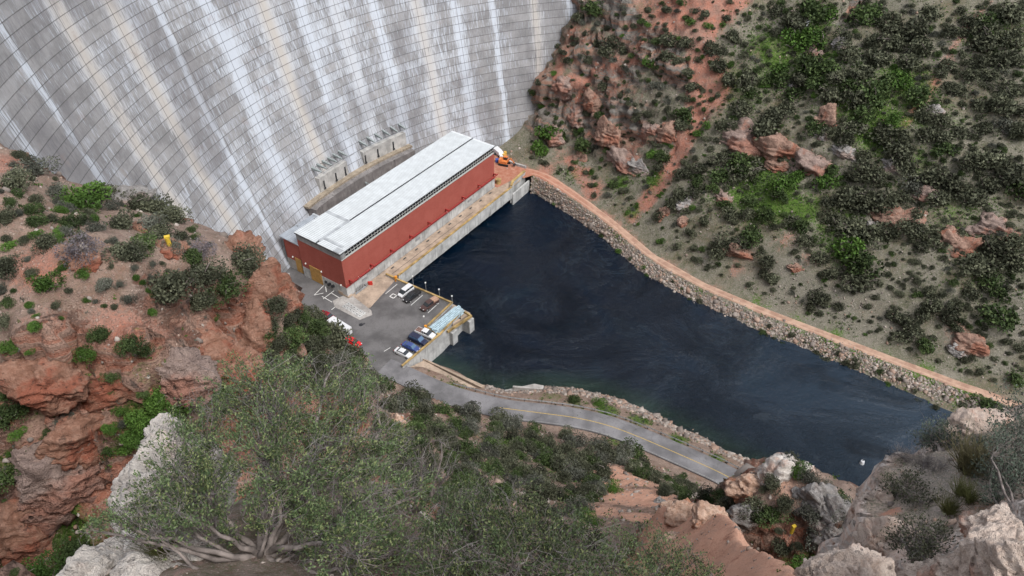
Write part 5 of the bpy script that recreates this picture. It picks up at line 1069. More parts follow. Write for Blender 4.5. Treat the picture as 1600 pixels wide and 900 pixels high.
def shrub(kind,far,loc,R,label,group,hs=None):
    nm=KIND[kind] if far else {'juniper':'juniper_bush','mid':'broadleaf_bush'}.get(kind,KIND[kind]); ms=PR[kind+('_far' if far else '')]; me=ms[random.randrange(len(ms))]; o=bpy.data.objects.new(nm,me); COL.objects.link(o)  # near junipers are the same plants as the far ones, named separately
    o.location=(loc[0],loc[1],loc[2]-R*.12); o.rotation_euler=(random.uniform(-.12,.12),random.uniform(-.12,.12),random.uniform(0,6.28)); h=hs or random.uniform(.8,1.15); o.scale=(R*random.uniform(.9,1.1),R*random.uniform(.9,1.1),R*h)
    CNT[nm+str(far)]=CNT.get(nm+str(far),0)+1; return tag(o,label,'shrub',group)
PLACED=[]
def mass(name,items,far,label):
    """shrubs too many to count, one object"""
    V=[];Fc=[];o=0;mats=[];mi=[]
    for kind,loc,R in items:
        me=random.choice(PR[kind+('_far' if far else '')]); nv=len(me.vertices); v=np.empty(nv*3,np.float32); me.vertices.foreach_get('co',v); v=v.reshape(-1,3)
        f=np.empty(len(me.loops),np.int32); me.loops.foreach_get('vertex_index',f); f=f.reshape(-1,4); a=random.uniform(0,6.28); c,s=math.cos(a),math.sin(a)
        v=np.stack([v[:,0]*c-v[:,1]*s,v[:,0]*s+v[:,1]*c,v[:,2]*random.uniform(.8,1.15)],1)*R+np.array([loc[0],loc[1],loc[2]-R*.12]); V.append(v);Fc.append(f+o);o+=nv
        if me.materials[0] not in mats: mats.append(me.materials[0])
        mi.append(np.full(len(f),mats.index(me.materials[0]),np.int32))
    me=mesh_np(name,np.vstack(V),np.vstack(Fc),False)
    for m_ in mats: me.materials.append(m_)
    me.polygons.foreach_set('material_index',np.concatenate(mi)); return tag(link(name,me),label,None,None,'stuff')
def region_far(x,y):
    if x<1150 and y<(300 if x<1050 else 250): return 'cliff'
    if x>1400 and y<300: return 'topright'
    if y<260: return 'upper'
    if x>1330: return 'right'
    if y>395 : return 'low'
    return 'mid'
RF={'cliff':'of the red cliff beside the dam','topright':'of the dull hillside in the top right corner','upper':'of the slope above the bright green gully','right':'around the long pink ledge on the right','low':'of the pale scree just above the dirt road','mid':'around the bright green gully'}
KF={'juniper':'dark green juniper shrub','sage':'grey-green sagebrush','green':'bright green leafy shrub','mid':'mid green leafy shrub','purple':'bare purple-grey shrub','lime':'pale flowering shrub'}
def far_at(x,y,px_,kind,clear=.55):
    h=hitn(x,y+px_*.25,BR)
    if h is None: return None
    p=np.array(h[0]); R=px_*h[1]/1200*.55
    d,_s=polyd(p[None,:2],dirt)
    if d[0]<2.6+R*.6 and d[0]>-3.2-R*.3: return None
    for q,r in PLACED[-900:]:
        if (q[0]-p[0])**2+(q[1]-p[1])**2+(q[2]-p[2])**2<(clear*(R+r))**2: return None
    PLACED.append((p,R)); return (kind,p,R,x,y)
FAR=[]
man=[ # surveyed shrubs: x, y, width in the photo, kind
(872,150,18,'juniper'),(886,92,16,'juniper'),(905,20,26,'juniper'),(930,8,40,'mid'),(960,60,34,'juniper'),(945,75,30,'juniper'),(975,75,26,'juniper'),(935,65,26,'juniper'),(920,88,22,'juniper'),(958,90,20,'sage'),(880,80,14,'juniper'),(870,70,12,'juniper'),
(848,162,20,'green'),(858,200,46,'green'),(845,225,34,'green'),(862,190,30,'green'),(945,130,22,'juniper'),(918,130,12,'juniper'),(938,178,18,'mid'),(1012,92,30,'green'),(1015,90,20,'green'),(976,126,14,'mid'),(1040,12,18,'juniper'),(1070,25,14,'mid'),(1100,18,20,'juniper'),(1135,25,20,'juniper'),(1082,30,22,'green'),(1105,38,18,'green'),
(1048,60,36,'juniper'),(1070,62,30,'juniper'),(1040,85,30,'juniper'),(1060,90,24,'juniper'),(1075,110,26,'juniper'),(1080,130,26,'juniper'),(1072,150,20,'juniper'),(1110,70,30,'juniper'),(1130,75,26,'juniper'),(1125,100,34,'juniper'),(1140,120,34,'juniper'),(1130,130,26,'juniper'),(1145,50,24,'juniper'),(1150,60,20,'juniper'),(1140,98,16,'green'),
(1030,130,26,'sage'),(1045,155,20,'sage'),(1068,175,34,'mid'),(1062,188,36,'juniper'),(1010,175,18,'juniper'),(995,180,20,'juniper'),(1028,60,20,'mid'),(1018,235,22,'green'),(1040,240,30,'mid'),(1030,255,28,'juniper'),(1016,232,16,'green'),(975,240,16,'mid'),(948,232,14,'mid'),(915,220,34,'mid'),(990,258,12,'juniper'),(960,285,20,'mid'),(1105,195,18,'green'),(1092,205,20,'green'),(968,333,20,'green'),(865,315,12,'green'),(905,285,26,'mid'),
(1070,265,32,'juniper'),(1090,275,30,'mid'),(1060,300,34,'juniper'),(1050,310,30,'juniper'),(1030,330,26,'juniper'),(1075,325,18,'juniper'),(1095,255,30,'juniper'),(1120,265,36,'mid'),(1150,250,50,'mid'),(1170,260,46,'juniper'),(1130,240,40,'juniper'),(1180,265,40,'mid'),(1115,290,26,'mid'),(1085,295,26,'juniper'),
(1155,160,40,'juniper'),(1130,190,34,'juniper'),(1190,190,60,'juniper'),(1205,175,44,'juniper'),(1180,205,40,'juniper'),(1220,120,40,'mid'),(1200,120,30,'mid'),(1215,100,36,'green'),(1170,120,40,'juniper'),(1240,140,44,'mid'),(1250,120,40,'juniper'),(1230,160,34,'juniper'),(1170,140,30,'mid'),(1255,95,50,'mid'),(1290,100,44,'mid'),(1310,110,44,'juniper'),(1275,120,40,'mid'),
(1210,15,30,'juniper'),(1240,30,50,'juniper'),(1260,10,50,'mid'),(1290,15,40,'green'),(1240,55,50,'green'),(1270,55,50,'green'),(1250,15,34,'juniper'),(1215,45,20,'juniper'),(1355,20,50,'mid'),(1345,35,40,'juniper'),(1330,75,44,'juniper'),(1320,55,30,'juniper'),(1370,85,50,'juniper'),(1400,60,44,'juniper'),(1360,60,34,'juniper'),(1390,30,44,'juniper'),(1430,45,54,'juniper'),(1450,15,44,'juniper'),(1470,20,36,'juniper'),(1440,70,50,'juniper'),(1420,90,40,'juniper'),
(1390,95,44,'mid'),(1350,110,44,'juniper'),(1385,125,40,'mid'),(1365,140,54,'mid'),(1340,150,50,'juniper'),(1380,155,44,'mid'),(1300,145,44,'juniper'),(1325,130,36,'mid'),(1410,115,44,'green'),(1435,140,46,'mid'),(1430,150,34,'green'),(1300,200,30,'juniper'),(1280,195,40,'mid'),(1320,210,40,'juniper'),(1340,190,40,'juniper'),(1350,170,44,'mid'),(1340,120,34,'juniper'),
(1395,180,26,'green'),(1393,184,34,'mid'),(1440,175,36,'juniper'),(1470,180,36,'juniper'),(1475,170,34,'juniper'),(1480,95,30,'juniper'),(1470,110,24,'juniper'),(1485,45,30,'juniper'),(1530,40,44,'juniper'),(1515,30,30,'juniper'),(1550,30,34,'mid'),(1580,15,50,'juniper'),(1595,30,30,'juniper'),(1530,60,50,'juniper'),(1550,65,44,'juniper'),(1510,48,24,'juniper'),(1550,50,20,'green'),(1580,55,40,'juniper'),
(1530,95,30,'juniper'),(1565,90,44,'juniper'),(1590,90,34,'juniper'),(1520,115,30,'juniper'),(1550,115,30,'juniper'),(1575,130,34,'juniper'),(1500,140,30,'juniper'),(1480,130,30,'juniper'),(1560,155,44,'juniper'),(1530,160,34,'juniper'),(1590,165,34,'juniper'),(1540,195,30,'juniper'),(1500,200,34,'juniper'),(1470,210,34,'juniper'),(1565,190,34,'sage'),(1590,200,40,'juniper'),
(1445,205,44,'juniper'),(1475,225,40,'mid'),(1400,210,54,'juniper'),(1380,200,30,'juniper'),(1400,235,50,'juniper'),(1420,250,40,'juniper'),(1350,240,30,'juniper'),(1340,230,44,'juniper'),(1360,260,50,'juniper'),(1335,270,34,'juniper'),(1440,250,54,'juniper'),(1460,270,50,'juniper'),(1430,285,46,'sage'),(1470,300,44,'juniper'),(1490,280,44,'juniper'),(1510,300,50,'juniper'),(1540,285,40,'juniper'),(1570,260,60,'juniper'),(1550,240,50,'juniper'),(1520,250,40,'juniper'),(1590,290,50,'mid'),
(1320,300,50,'juniper'),(1340,315,44,'juniper'),(1380,310,54,'juniper'),(1360,300,44,'juniper'),(1410,305,34,'juniper'),(1330,345,54,'juniper'),(1300,330,40,'juniper'),(1290,310,30,'juniper'),(1360,360,54,'juniper'),(1390,355,44,'juniper'),(1430,330,30,'juniper'),(1425,345,44,'juniper'),(1455,365,34,'juniper'),(1440,380,26,'juniper'),(1320,380,60,'green'),(1310,390,50,'mid'),(1345,400,54,'mid'),(1355,415,40,'juniper'),(1350,430,50,'juniper'),(1360,405,34,'juniper'),
(1520,400,54,'juniper'),(1540,410,60,'mid'),(1510,415,44,'juniper'),(1550,380,50,'juniper'),(1580,370,44,'juniper'),(1590,400,50,'juniper'),(1540,430,40,'mid'),(1515,450,36,'juniper'),(1535,440,30,'juniper'),(1560,455,30,'mid'),(1567,485,54,'mid'),(1555,495,40,'green'),(1493,475,30,'juniper'),(1480,490,34,'juniper'),(1460,470,34,'juniper'),(1495,510,20,'juniper'),(1440,485,36,'juniper'),(1410,490,36,'juniper'),(1425,505,34,'juniper'),(1415,520,30,'juniper'),(1405,530,30,'juniper'),
(1445,535,44,'green'),(1440,530,34,'mid'),(1530,575,24,'mid'),(1575,590,34,'juniper'),(1580,585,30,'mid'),(1595,540,20,'juniper'),(1470,455,44,'juniper'),(1450,450,30,'juniper'),(1275,455,34,'juniper'),(1290,460,30,'juniper'),(1265,475,24,'juniper'),(1310,475,24,'juniper'),(1300,465,26,'juniper'),(1235,465,26,'juniper'),(1170,455,26,'green'),(1168,484,34,'green'),(1192,425,24,'juniper'),(1200,400,34,'juniper'),(1205,430,30,'juniper'),(1190,385,44,'juniper'),
(1160,370,44,'juniper'),(1135,375,44,'juniper'),(1120,385,34,'juniper'),(1180,360,40,'mid'),(1100,340,26,'juniper'),(1110,340,24,'juniper'),(1080,360,20,'juniper'),(1028,330,24,'juniper'),(1085,385,18,'juniper'),(1060,380,20,'juniper'),(1280,395,34,'juniper'),(1255,370,30,'juniper'),(1285,400,20,'juniper'),(1300,420,30,'juniper'),(1240,340,30,'juniper'),(1250,350,30,'mid'),(1200,330,34,'mid'),(1165,330,34,'juniper'),(1175,310,30,'mid'),(1135,315,34,'mid'),(1145,330,30,'juniper'),(1225,285,36,'green'),(1245,270,30,'green'),(1290,275,40,'green'),(1300,260,30,'mid'),(1270,260,20,'green'),(1220,300,30,'mid'),
(968,390,14,'green'),(965,392,10,'juniper'),(1480,600,26,'green'),(1500,612,30,'green'),(1540,632,34,'mid'),(1560,645,30,'mid'),(1390,560,20,'mid'),(1275,515,20,'mid'),(1295,530,22,'mid'),(1250,505,20,'mid')]
for x,y,w,k in man:
    r=far_at(x,y,w*1.12,k,.32)
    if r: FAR.append(r)
nman=len(FAR)
# denser random scatter, following the density seen in the photo
tries=0; EXTRA=[]
while tries<5200:
    tries+=1; x=random.uniform(830,1600); y=random.uniform(0,640)
    dn=.35
    if x>1330: dn=.72 if y<460 else .45
    if y<170 and x>1180: dn=.72
    if y>600-(1600-x)*.30 or y<0: dn=.25
    if 1160<x<1330 and 260<y<330: dn=.35
    if x<1100: dn=.45
    if random.random()>dn: continue
    k='juniper' if random.random()<.62 else random.choice(['sage','mid','mid','green'] if x<1400 else ['sage','juniper','mid'])
    r=far_at(x,y,random.uniform(6,18 if dn<.9 else 28),k,.50)
    if r: EXTRA.append(r)
EXTRA.sort(key=lambda r:-r[2])
def put(lst,cap,groups):
    used={}; rest=[]
    for r in lst:
        k=KIND[r[0]]
        if used.get(k,0)>=cap: rest.append(r); continue
        used[k]=used.get(k,0)+1; rg=region_far(r[3],r[4]); shrub(r[0],True,r[1],r[2],KF[r[0]]+' '+RF[rg],KF[r[0]]+'s '+RF[rg])
    return rest
rest=put(FAR+EXTRA,290,None)
if rest: mass('small_shrubs',[(r[0],r[1],r[2]) for r in rest],True,'many more small shrubs between the larger ones on the far slope')
# tiny herbs and grass tufts over both slopes
def tufts(name,pts,S,mat,label,nl=7):
    C=np.repeat(pts,nl,0); s=np.repeat(S,nl); C=C+RNG.normal(size=C.shape)*s[:,None]*np.array([.45,.45,.15])+np.array([0,0,1])*s[:,None]*.3; D=RNG.normal(size=C.shape)*.6+np.array([0,0,1.]); V,Fc=leaf_quads(C,D,s*1.0,s*.45); o=link(name,mesh_np(name,V,Fc,False),mat); return tag(o,label,None,None,'stuff')
mk=((dR>3)*(sR<235)*(sR>14))*(.35+grassR*1.5)*(1-np.clip(redR,0,.9)*.8)*(1+np.clip(fbm(VR,9,3,91)*2,-.9,1.5)); pts=surf(VR,FRk,np.clip(mk,0,9),26000); S=RNG.uniform(.18,.5,26000)
tufts('low_herbs',pts[:13000],S[:13000],L_mid,'low green herbs spread over the far slope',6); tufts('low_herbs',pts[13000:],S[13000:],L_sage,'low grey-green herbs spread over the far slope',6)
mk=grassR*((dR>2.5)|(dR<-2.3)); pts=surf(VR,FRk,mk,9000); tufts('grass',pts,RNG.uniform(.2,.5,9000),L_green,'bright green grass in the gullies and along the dirt road',7)
mk=np.clip(grassN,0,1.2)+.12*(VN[:,2]>1)*(1-np.clip(redN,0,1)); pts=surf(VN,FNk,mk*(VN[:,1]<140),14000); dd=np.linalg.norm(pts-[0,0,130],axis=1); S=RNG.uniform(.10,.26,14000)*np.clip(dd/60,.6,1.8); tufts('grass',pts[:9000],S[:9000],L_green,'green grass and herbs on the near slopes and by the road',8); tufts('low_herbs',pts[9000:],S[9000:],L_sage,'grey-green herbs on the near cliffs',8)
# ---------------------------------------------------------------- near-bank shrubs
NB_=[bN]
NEARP=[]
def near_at(x,y,w,kind,label,group,clear=.35,hs=None):
    w=w*1.25; h=hitn(x,y+w*.18,NB_)
    if h is None: return
    p=np.array(h[0]); R=w*h[1]/1200*.55
    d,_s=polyd(p[None,:2],roadC)
    if abs(d[0])<3.6+R*.45: return
    if p[2]<-.5 and p[0]<-8: return
    for q,r in NEARP:
        if (q[0]-p[0])**2+(q[1]-p[1])**2+(q[2]-p[2])**2<(clear*(R+r))**2: return
    NEARP.append((p,R)); 
    return shrub(kind,False,p,R,label,group,hs)
def fillreg(poly,nn,w0,w1,kinds,label,group,clear=.45):
    xs_=[p[0] for p in poly]; ys_=[p[1] for p in poly]; PG=np.array(poly,float); c=0;t=0
    while c<nn and t<nn*14:
        t+=1; x=random.uniform(min(xs_),max(xs_)); y=random.uniform(min(ys_),max(ys_))
        if polysd(np.array([[x,y]]),PG)[0]>0: continue
        k=random.choice(kinds)
        if near_at(x,y,random.uniform(w0,w1),k,KF[k]+' '+label,KF[k]+'s '+group,clear): c+=1
pz='on the left promontory'
for x,y,w,k,lb in [
 (130,385,62,'purple','bare purple-grey bush on the left promontory above the pale flat boulder'),(312,388,44,'purple','small bare purple-grey bush right of the yellow marker'),
 (72,376,34,'juniper','round grey-green shrub left of the larger purple-grey bush'),(70,438,40,'green','bright green low shrub left of centre on the promontory'),(20,225,26,'juniper','dark shrub on the pale skyline boulder at the left border'),
 (22,282,44,'juniper','dark shrub below the left skyline boulder'),(60,262,44,'sage','grey-green shrub on the slope under the promontory skyline'),(125,310,56,'green','green shrub at the foot of the grey slab outcrop'),(150,300,44,'juniper','dark shrub right of the green shrub by the slab outcrop'),
 (110,345,40,'mid','shrub in the middle of the promontory left of the rock slab'),(50,325,30,'mid','lone shrub on the pale soil of the promontory'),(10,340,30,'juniper','dark shrub at the left border on the promontory'),(8,410,40,'juniper','dark shrub at the left border beside the bright green one'),
 (130,272,40,'juniper','dark shrub right below the skyline of the promontory'),(175,300,44,'juniper','dark shrub on the slope left of the skyline saddle'),(215,318,44,'juniper','dark shrub on the promontory skyline left of the saddle'),(245,322,50,'juniper','broad dark shrub on the promontory skyline'),(270,335,44,'juniper','dark shrub at the right end of the high skyline'),
 (235,345,50,'sage','grey-green shrub below the broad skyline shrub'),(215,300,30,'mid','small green shrub on the high skyline'),(190,345,40,'juniper','dark shrub above the orange stained rock'),(205,388,54,'juniper','dark spreading shrub left of the yellow marker'),(225,375,44,'mid','green shrub just behind the yellow marker'),(250,360,40,'juniper','dark shrub in the notch behind the yellow marker'),
 (275,440,70,'juniper','large grey-green juniper in the middle of the promontory tip'),(250,455,54,'mid','green juniper left of the large one on the tip'),(320,425,60,'juniper','dark juniper upper right of the large one on the tip'),(350,440,64,'mid','spreading juniper above the orange cliff corner'),(385,405,54,'juniper','dark juniper on the edge of the promontory against the dam'),(345,465,60,'juniper','low juniper hanging over the cliff lip'),(310,470,44,'juniper','small juniper at the cliff lip'),(370,425,44,'sage','grey shrub near the promontory edge'),(300,400,44,'mid','green shrub behind the bare purple-grey bush'),
 (180,300,36,'sage','pale sage on the promontory skyline slope'),(90,300,30,'sage','pale sage in the middle of the upper promontory'),(30,300,26,'mid','green tuft shrub in the upper promontory'),(55,345,26,'mid','green tuft on the promontory left part'),(15,380,20,'green','bright tuft at the left border'),(150,355,26,'sage','sage beside the rock slab'),(165,440,30,'sage','sage above the scree of the promontory'),(270,385,30,'sage','sage left of the small purple-grey bush'),
 (15,540,22,'green','bright green tuft on the red cliff at the left border'),(45,547,16,'green','small bright green tuft on the red cliff')]:
    near_at(x,y,w,k,lb,None)
fillreg([(0,215),(60,245),(110,275),(200,305),(290,345),(340,375),(395,405),(420,450),(330,500),(200,480),(0,520)],85,9,24,['sage','sage','mid','juniper','green'],'scattered small over the left promontory','scattered small over the left promontory',.5)
fillreg([(0,600),(160,560),(250,600),(200,700),(120,800),(60,900),(0,900)],45,10,26,['sage','mid','green'],'on the red ledges of the left gully','on the red ledges of the left gully',.5)
GR='green shrubs of the left gully'
for x,y,w,k in [(270,610,60,'green'),(240,620,50,'green'),(300,600,44,'green'),(215,650,44,'green'),(205,680,36,'green'),(190,695,30,'green'),(250,650,50,'green'),(330,590,44,'mid'),(360,595,40,'mid'),(340,610,50,'mid'),(120,585,40,'green'),(70,590,30,'mid'),(135,550,26,'green'),(205,530,40,'mid'),(160,520,30,'mid'),(225,545,30,'mid'),
 (30,660,60,'juniper'),(10,640,50,'mid'),(20,735,50,'mid'),(165,665,20,'green'),(70,780,34,'green'),(75,830,44,'mid'),(110,800,44,'mid'),(40,860,44,'green'),(20,880,40,'green'),(120,850,60,'mid'),(100,880,60,'mid'),(60,890,44,'green'),(140,740,20,'green'),(10,870,40,'mid'),(150,880,50,'green'),(110,830,40,'green'),(170,700,26,'mid'),(15,600,30,'mid'),(225,600,34,'green'),(280,640,40,'mid'),(190,640,20,'green')]:
    near_at(x,y,w,k,('bright green' if k=='green' else 'dark green' if k=='juniper' else 'mid green')+' shrub in the red gully left of the big bush',GR)
# juniper covered slope in the middle
fillreg([(425,450),(440,470),(500,492),(545,540),(600,575),(600,600),(430,600),(415,520)],62,26,46,['juniper','juniper','mid','sage'],'on the slope beside the parking lot','beside the parking lot',.36)
fillreg([(640,610),(700,600),(760,640),(830,665),(900,680),(1000,705),(1010,725),(945,740),(935,790),(860,780),(740,780),(600,740),(560,640)],150,24,46,['juniper','juniper','juniper','sage','mid'],'on the dense slope below the asphalt road','on the dense slope below the asphalt road',.38)
fillreg([(740,690),(930,790),(940,850),(700,880),(560,800),(560,700)],50,30,50,['juniper','mid','sage'],'just beyond the big bush','just beyond the big bush',.42)
fillreg([(960,715),(1035,730),(1150,780),(1140,795),(1060,775),(1000,745)],26,16,30,['juniper','mid'],'on the roadside above the pink bowl','on the roadside above the pink bowl',.42)
for x,y,w,lb in [(497,508,46,'dark bush in front of the dark red car'),(518,522,64,'dark bush hiding the lower side of the white trailer'),(548,552,44,'dark bush between the trailer and the bright red car'),(575,572,40,'dark bush in front of the bright red car')]: near_at(x,y,w,'juniper',lb,None,.1,1.25)
near_at(690,600,50,'lime','pale yellowish flowering shrub at the curve of the asphalt road',None)
for x,y,w,k,lb in [(958,762,24,'green','lone green tuft in the middle of the pink bowl'),(1035,768,24,'juniper','dark round shrub at the right rim of the pink bowl'),(905,800,30,'green','green shrub at the left foot of the pink bowl'),(925,812,26,'green','low green shrub below the pink bowl'),
 (1235,725,36,'juniper','dark shrub on the white top of the crag'),(1250,735,30,'green','bright green shrub on top of the crag'),(1205,748,34,'juniper','dark shrub at the upper left of the crag'),(1265,745,30,'sage','sage on the upper right edge of the crag'),(1225,780,32,'juniper','round dark shrub in the centre of the crag'),(1180,795,44,'juniper','dark shrub at the left of the crag'),(1205,800,44,'mid','spreading shrub left of centre on the crag'),(1300,780,44,'mid','green shrub on the right edge of the crag'),(1320,795,44,'sage','grey shrub at the right end of the crag'),(1285,760,36,'sage','grey shrub on the slanted grey flank of the crag'),
 (1265,800,44,'sage','big grey shrub right of the yellow marker'),(1275,825,50,'sage','grey shrub below the grey flank of the crag'),(1220,852,34,'juniper','dark round shrub below the yellow marker'),(1248,852,20,'juniper','small dark shrub right of the one below the yellow marker'),(1195,760,16,'juniper','tiny dark shrub on the crag shoulder'),(1217,828,14,'juniper','tiny shrub left of the yellow marker'),
 (1290,885,60,'green','bright green bush filling the gap before the bottom boulders'),(1255,890,50,'green','bright green bush at the foot of the crag'),(1325,885,44,'mid','mid green bush between the crag foot and the right spur'),(1330,870,30,'mid','green bush beside the short visible stretch of road')]:
    near_at(x,y,w,k,lb,None,.2)
for i,(x,y,w,k) in enumerate([(950,640,26,'green'),(965,640,26,'green'),(985,655,24,'green'),(1000,660,22,'green'),(895,622,22,'mid'),(935,628,20,'green'),(1090,700,20,'mid'),(1120,712,20,'green'),(1140,722,18,'green'),(1030,672,18,'mid'),(1060,686,18,'mid')]):
    near_at(x,y,w,k,('bright' if k=='green' else 'mid')+' green shrub between the asphalt road and the river','shrubs by the river')
# ---------------------------------------------------------------- yellow survey markers
def marker(x,y,h,lb,bv):
    hh=hitn(x,y,bv); p=hh[0]; t=empty('survey_marker',(p[0],p[1],p[2]-.15),.4,lb,'marker')
    MB().tube([(0,0,0),(0,0,h*.45)],.05,8).build('post',M['galv'],t); MB().tube([(0,0,h*.4),(0,0,h*.95)],.13,10).box((.02,0,h*.98),(.30,.22,.10)).build('marker_head',plain('marker_yellow',(.55,.38,.04),.5,.1),t)
marker(268,392,1.15,'yellow survey marker on a post on the left promontory',NB_); marker(1234,838,1.5,'yellow survey marker on a post on the crag above the river',NB_)
h=hitn(1258,42,BR)
if h: 
    p=h[0]; o=MB().hexa([(-2.2,-.5,0),(2.2,-.5,0),(2.0,.5,0),(-2.4,.4,0)],[(-2.2,-.5,.2),(2.2,-.4,.35),(2.0,.5,.25),(-2.4,.4,.12)]).build('scrap_panel',PT['white'],bevel=.03); o.location=(p[0],p[1],p[2]+.5); o.rotation_euler=(.5,-.5,.9); tag(o,'long white panel of debris lying high on the far slope','debris')
# ---------------------------------------------------------------- foreground bushes with branches, twigs and leaves
def bush(name,label,cat,base,clumps,ll,lw,dens,leafm,tw=46,rt=.07,deadf=.25,barkm=None,spread=1.0,sprig=.05):
    base=np.array(base,float); t=empty(name,base,0,label,cat); C=np.array([P(*c[:3]) for c in clumps]); R=np.array([c[3] for c in clumps])*(.88 if leafm is L_mah else 1)
    ac=C.mean(0); fork=base*.45+ac*.55+np.array([0,0,-.12*rt/.07]) 
    B=curve(np.repeat(base[None],len(C),0)+RNG.normal(size=(len(C),3))*rt*.6,C,9,.12,.015)
    # pull the branches together low down so that they share a stem
    k=(1-np.linspace(0,1,9))**1.5; B=B*(1-k[None,:,None]*.45)+(base*(1-.35)+fork*.35)[None,None]*k[None,:,None]*.45
    parts=[tubes(B,np.full(len(C),rt),np.full(len(C),rt*.18),8)]; LV=[];DE=[]
    for i in range(len(C)):
        n_=int(tw*(R[i]/.5)); u=RNG.normal(size=(n_,3)); u/=np.linalg.norm(u,axis=1)[:,None]; u[:,2]=u[:,2]*.75+.18; E=C[i]+u*R[i]*RNG.uniform(.55,1.1,(n_,1)); a=B[i][RNG.integers(5,9,n_)]
        T=curve(a,E,6,.14,.03); parts.append(tubes(T,np.full(n_,rt*.075),np.full(n_,rt*.025),3))
        nd=int(n_*min(deadf*1.1,1)); ud=RNG.normal(size=(nd,3)); ud/=np.linalg.norm(ud,axis=1)[:,None]; ud[:,2]=np.abs(ud[:,2])*.8; Ed=C[i]+ud*R[i]*RNG.uniform(.6,1.12,(nd,1)); Dd=curve(a[:nd],Ed,7,.16,.05); DE.append(tubes(Dd,np.full(nd,rt*.10),np.full(nd,rt*.03),3))
        fk=Dd[:,3]; Fe=fk+RNG.normal(size=fk.shape)*R[i]*.35+np.array([0,0,.05]); DE.append(tubes(curve(fk,Fe,5,.12,.05),np.full(nd,rt*.06),np.full(nd,rt*.02),3))
        nl=int(dens*R[i]**2/(ll*lw)); pw=RNG.random(n_)**2+.03; j=RNG.choice(n_,nl,p=pw/pw.sum()); tt=RNG.uniform(.2,1.0,nl)**.55*4.999; f=np.floor(tt).astype(int); fr=(tt-f)[:,None]; q=T[j,f]*(1-fr)+T[j,f+1]*fr
        sp=RNG.normal(size=(n_,5,3)); dd_=T[j,f+1]-T[j,f]; dd_/=np.linalg.norm(dd_,axis=1)[:,None]+1e-9
        q=q+RNG.normal(size=(nl,3))*(sprig*(.4+R[i])); D=dd_+RNG.normal(size=(nl,3))*.55+np.array([0,0,.35]); LV.append(leaf_quads(q,D,ll*RNG.uniform(.6,1.35,nl),lw*RNG.uniform(.7,1.3,nl)))
    V,Fc=join(parts); me=mesh_np('trunk',V-base,Fc,True); link('trunk',me,barkm or BARK,t)
    if DE: V,Fc=join(DE); link('dead_twigs',mesh_np('dead_twigs',V-base,Fc,True),DEAD,t)
    if LV and dens>0: V,Fc=join(LV); link('crown',mesh_np('crown',V-base,Fc,False),leafm,t)
    return t
FG=[bL]
hb=hitn(405,872,FG); b0=np.array(hb[0]) if hb else P(405,872,6.9)
bush('mahogany_tree','large grey-green tangled mountain tree filling the lower left foreground','tree',b0-np.array([0,0,.1]),
 [(455,635,7.4,.62),(395,610,7.7,.48),(520,630,7.7,.55),(565,600,8.0,.34),(330,650,7.7,.42),(290,690,7.5,.40),(270,740,7.1,.40),(320,770,6.8,.42),(240,770,7.0,.30),(400,700,7.1,.52),(480,730,6.9,.52),(560,700,7.2,.52),(625,690,7.6,.30),(600,770,6.8,.42),(540,800,6.6,.42),(660,770,7.2,.30),(350,830,6.9,.20),(480,840,6.6,.26),(430,780,6.7,.36),(180,810,6.8,.20),(140,828,6.8,.14),(215,805,6.8,.22),(280,800,6.6,.26),(560,870,6.1,.42),(640,850,6.4,.45),(440,585,7.8,.26)],
 .027,.0125,6.6,L_mah,80,.032,.35,BARK,1,.024)
hb=hitn(640,800,FG); b3=np.array(hb[0]) if hb else P(640,800,7.6)
bush('dead_bush','fan of bare grey branches right of the large foreground tree','shrub',b3-np.array([0,0,.1]),[(660,715,7.7,.30),(690,690,7.9,.22),(630,740,7.4,.28),(700,730,7.6,.20)],.03,.01,0,L_mah,46,.03,.5)
hb=hitn(520,640,FG); bush('dead_bush','bare pale twigs sticking up from the right shoulder of the large foreground tree','shrub',b0+np.array([.3,.5,0]),[(560,585,8.2,.26),(530,565,8.2,.2),(590,610,8.0,.22)],.03,.01,0,L_mah,40,.028,.5)
hb=hitn(800,905,FG); b1=np.array(hb[0]) if hb else P(800,905,6.5)
bush('mahogany_shrub','wide grey-green twiggy shrub along the bottom centre border','shrub',b1-np.array([0,0,.2]),
 [(700,800,6.7,.34),(740,770,7.2,.30),(720,850,6.1,.42),(800,790,7.0,.34),(830,830,6.8,.36),(760,830,6.2,.40),(800,880,5.9,.42),(870,860,6.4,.36),(700,900,5.6,.40),(890,820,7.2,.26),(930,850,7.1,.30),(960,890,6.6,.34),(880,900,6.0,.36)],
 .029,.0115,5.2,L_mah,60,.03,.35,BARK,1,.04)
b2=P(1040,960,8.2)
bush('mahogany_shrub','upright olive green shrub at the bottom edge below the red ridge','shrub',b2,[(1000,850,8.6,.34),(1040,870,8.4,.32),(1080,880,8.2,.30),(960,850,8.6,.28),(1110,895,8.0,.24),(1020,900,7.9,.36),(970,900,7.8,.30)],.031,.0115,5,L_mah,50,.025,.2,BARK,1,.04)
SPB=[bS]
def spur_bush(px,py,lb,clumps,ll=.06,lw=.026,dens=4.5,leafm=L_jun,tw=40,rt=.05,dead=.3,nm='juniper_shrub'):
    hb=hitn(px,py,SPB); p=np.array(hb[0]) if hb else P(px,py,18); rg=np.linalg.norm(p-np.array([0,0,HC]))
    cl=[(x,y,min(rr,999) if rr>0 else rg+rr,R) for x,y,rr,R in clumps]; return bush(nm,lb,'shrub',p-np.array([0,0,.1]),cl,ll,lw,dens,leafm,tw,rt,dead,BARK,1,.07)
L_blue=leaf_mat('blue_grey_leaf',(.062,.082,.060),(.105,.128,.095),None,1.2)
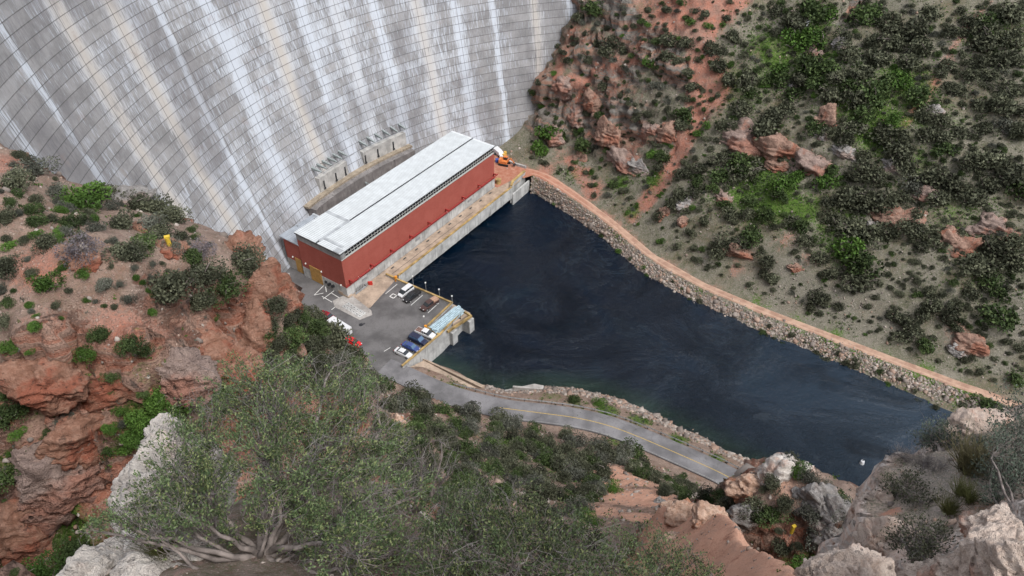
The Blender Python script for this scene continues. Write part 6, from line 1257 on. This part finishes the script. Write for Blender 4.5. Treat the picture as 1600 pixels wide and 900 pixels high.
spur_bush(1590,800,'large blue-green juniper at the right border of the spur',[(1590,655,20.5,.75),(1560,690,19.8,.62),(1600,710,19,.8),(1575,740,18.3,.7),(1550,745,18.3,.45),(1600,770,17.5,.65),(1555,780,17.3,.4),(1620,680,19.5,.8)],leafm=L_blue,ll=.07,lw=.03,rt=.025)
spur_bush(1470,705,'green juniper on the spur skyline against the river',[(1465,678,21,.55),(1445,680,21,.36),(1485,690,20.6,.45),(1440,690,20.8,.3)],leafm=L_blue)
spur_bush(1430,870,'dark low juniper hanging beneath the rubble of the right spur',[(1430,835,16,.5),(1400,840,16.2,.34),(1460,845,15.6,.4),(1435,860,15.5,.42),(1470,830,16,.3),(1450,875,15,.34)],leafm=L_jun)
spur_bush(1405,780,'dark juniper on the outer slope of the right spur',[(1400,755,18.8,.40),(1420,770,18.4,.4),(1390,765,18.9,.25),(1440,785,18,.4),(1430,750,18.8,.3)],leafm=L_jun)
spur_bush(1445,745,'bare dead grey bush leaning over the spur edge',[(1430,720,19.8,.5),(1405,710,20,.35),(1450,725,19.5,.45),(1470,735,19.3,.35)],dens=0,leafm=L_jun,dead=1.0,nm='dead_bush',tw=60,rt=.04)
spur_bush(1545,700,'bare grey twiggy bush under the orange-topped boulder',[(1530,690,20.6,.4),(1515,700,20.3,.35)],dens=0,dead=1.0,nm='dead_bush',tw=50,rt=.03)
def tuft(px,py,bv,h,n_,mat,lb,off=0):
    hb=hitn(px,py,bv)
    if not hb: return
    p=np.array(hb[0]); a=np.repeat(p[None],n_,0)+RNG.normal(size=(n_,3))*h*.10*np.array([1,1,0]); u=RNG.normal(size=(n_,3))*.42; u[:,2]=1; E=a+u*h*RNG.uniform(.5,1.1,(n_,1)); PL=curve(a,E,5,.10,.0); V,Fc=tubes(PL,np.full(n_,h*.013),np.full(n_,h*.003),3); o=link('grass_tuft',mesh_np('grass_tuft',V-p,Fc,True),mat); o.location=p; tag(o,lb,'grass tuft')
GRY=leaf_mat('dry_grass',(.20,.18,.09),(.36,.32,.18)); GRG=leaf_mat('olive_grass',(.09,.10,.03),(.16,.16,.06))
tuft(1512,735,SPB,.75,420,GRY,'tall straw coloured grass tuft in the middle of the right spur'); tuft(1500,775,SPB,.4,260,GRG,'small green grass tuft below the tall straw tuft'); tuft(1480,800,SPB,.4,260,GRG,'green grass tuft above the dark low juniper'); tuft(1515,785,SPB,.35,200,GRG,'short green tuft right of the small grass tuft')
tuft(262,868,FG,.24,700,GRG,'yellow-green moss-like tuft at the foot of the white limestone'); tuft(610,880,FG,.2,200,GRY,'thin straw tuft on the soil under the big bush')
print('SHRUBS',CNT,'extra',len(EXTRA),'rest',len(rest),'near',len(NEARP))
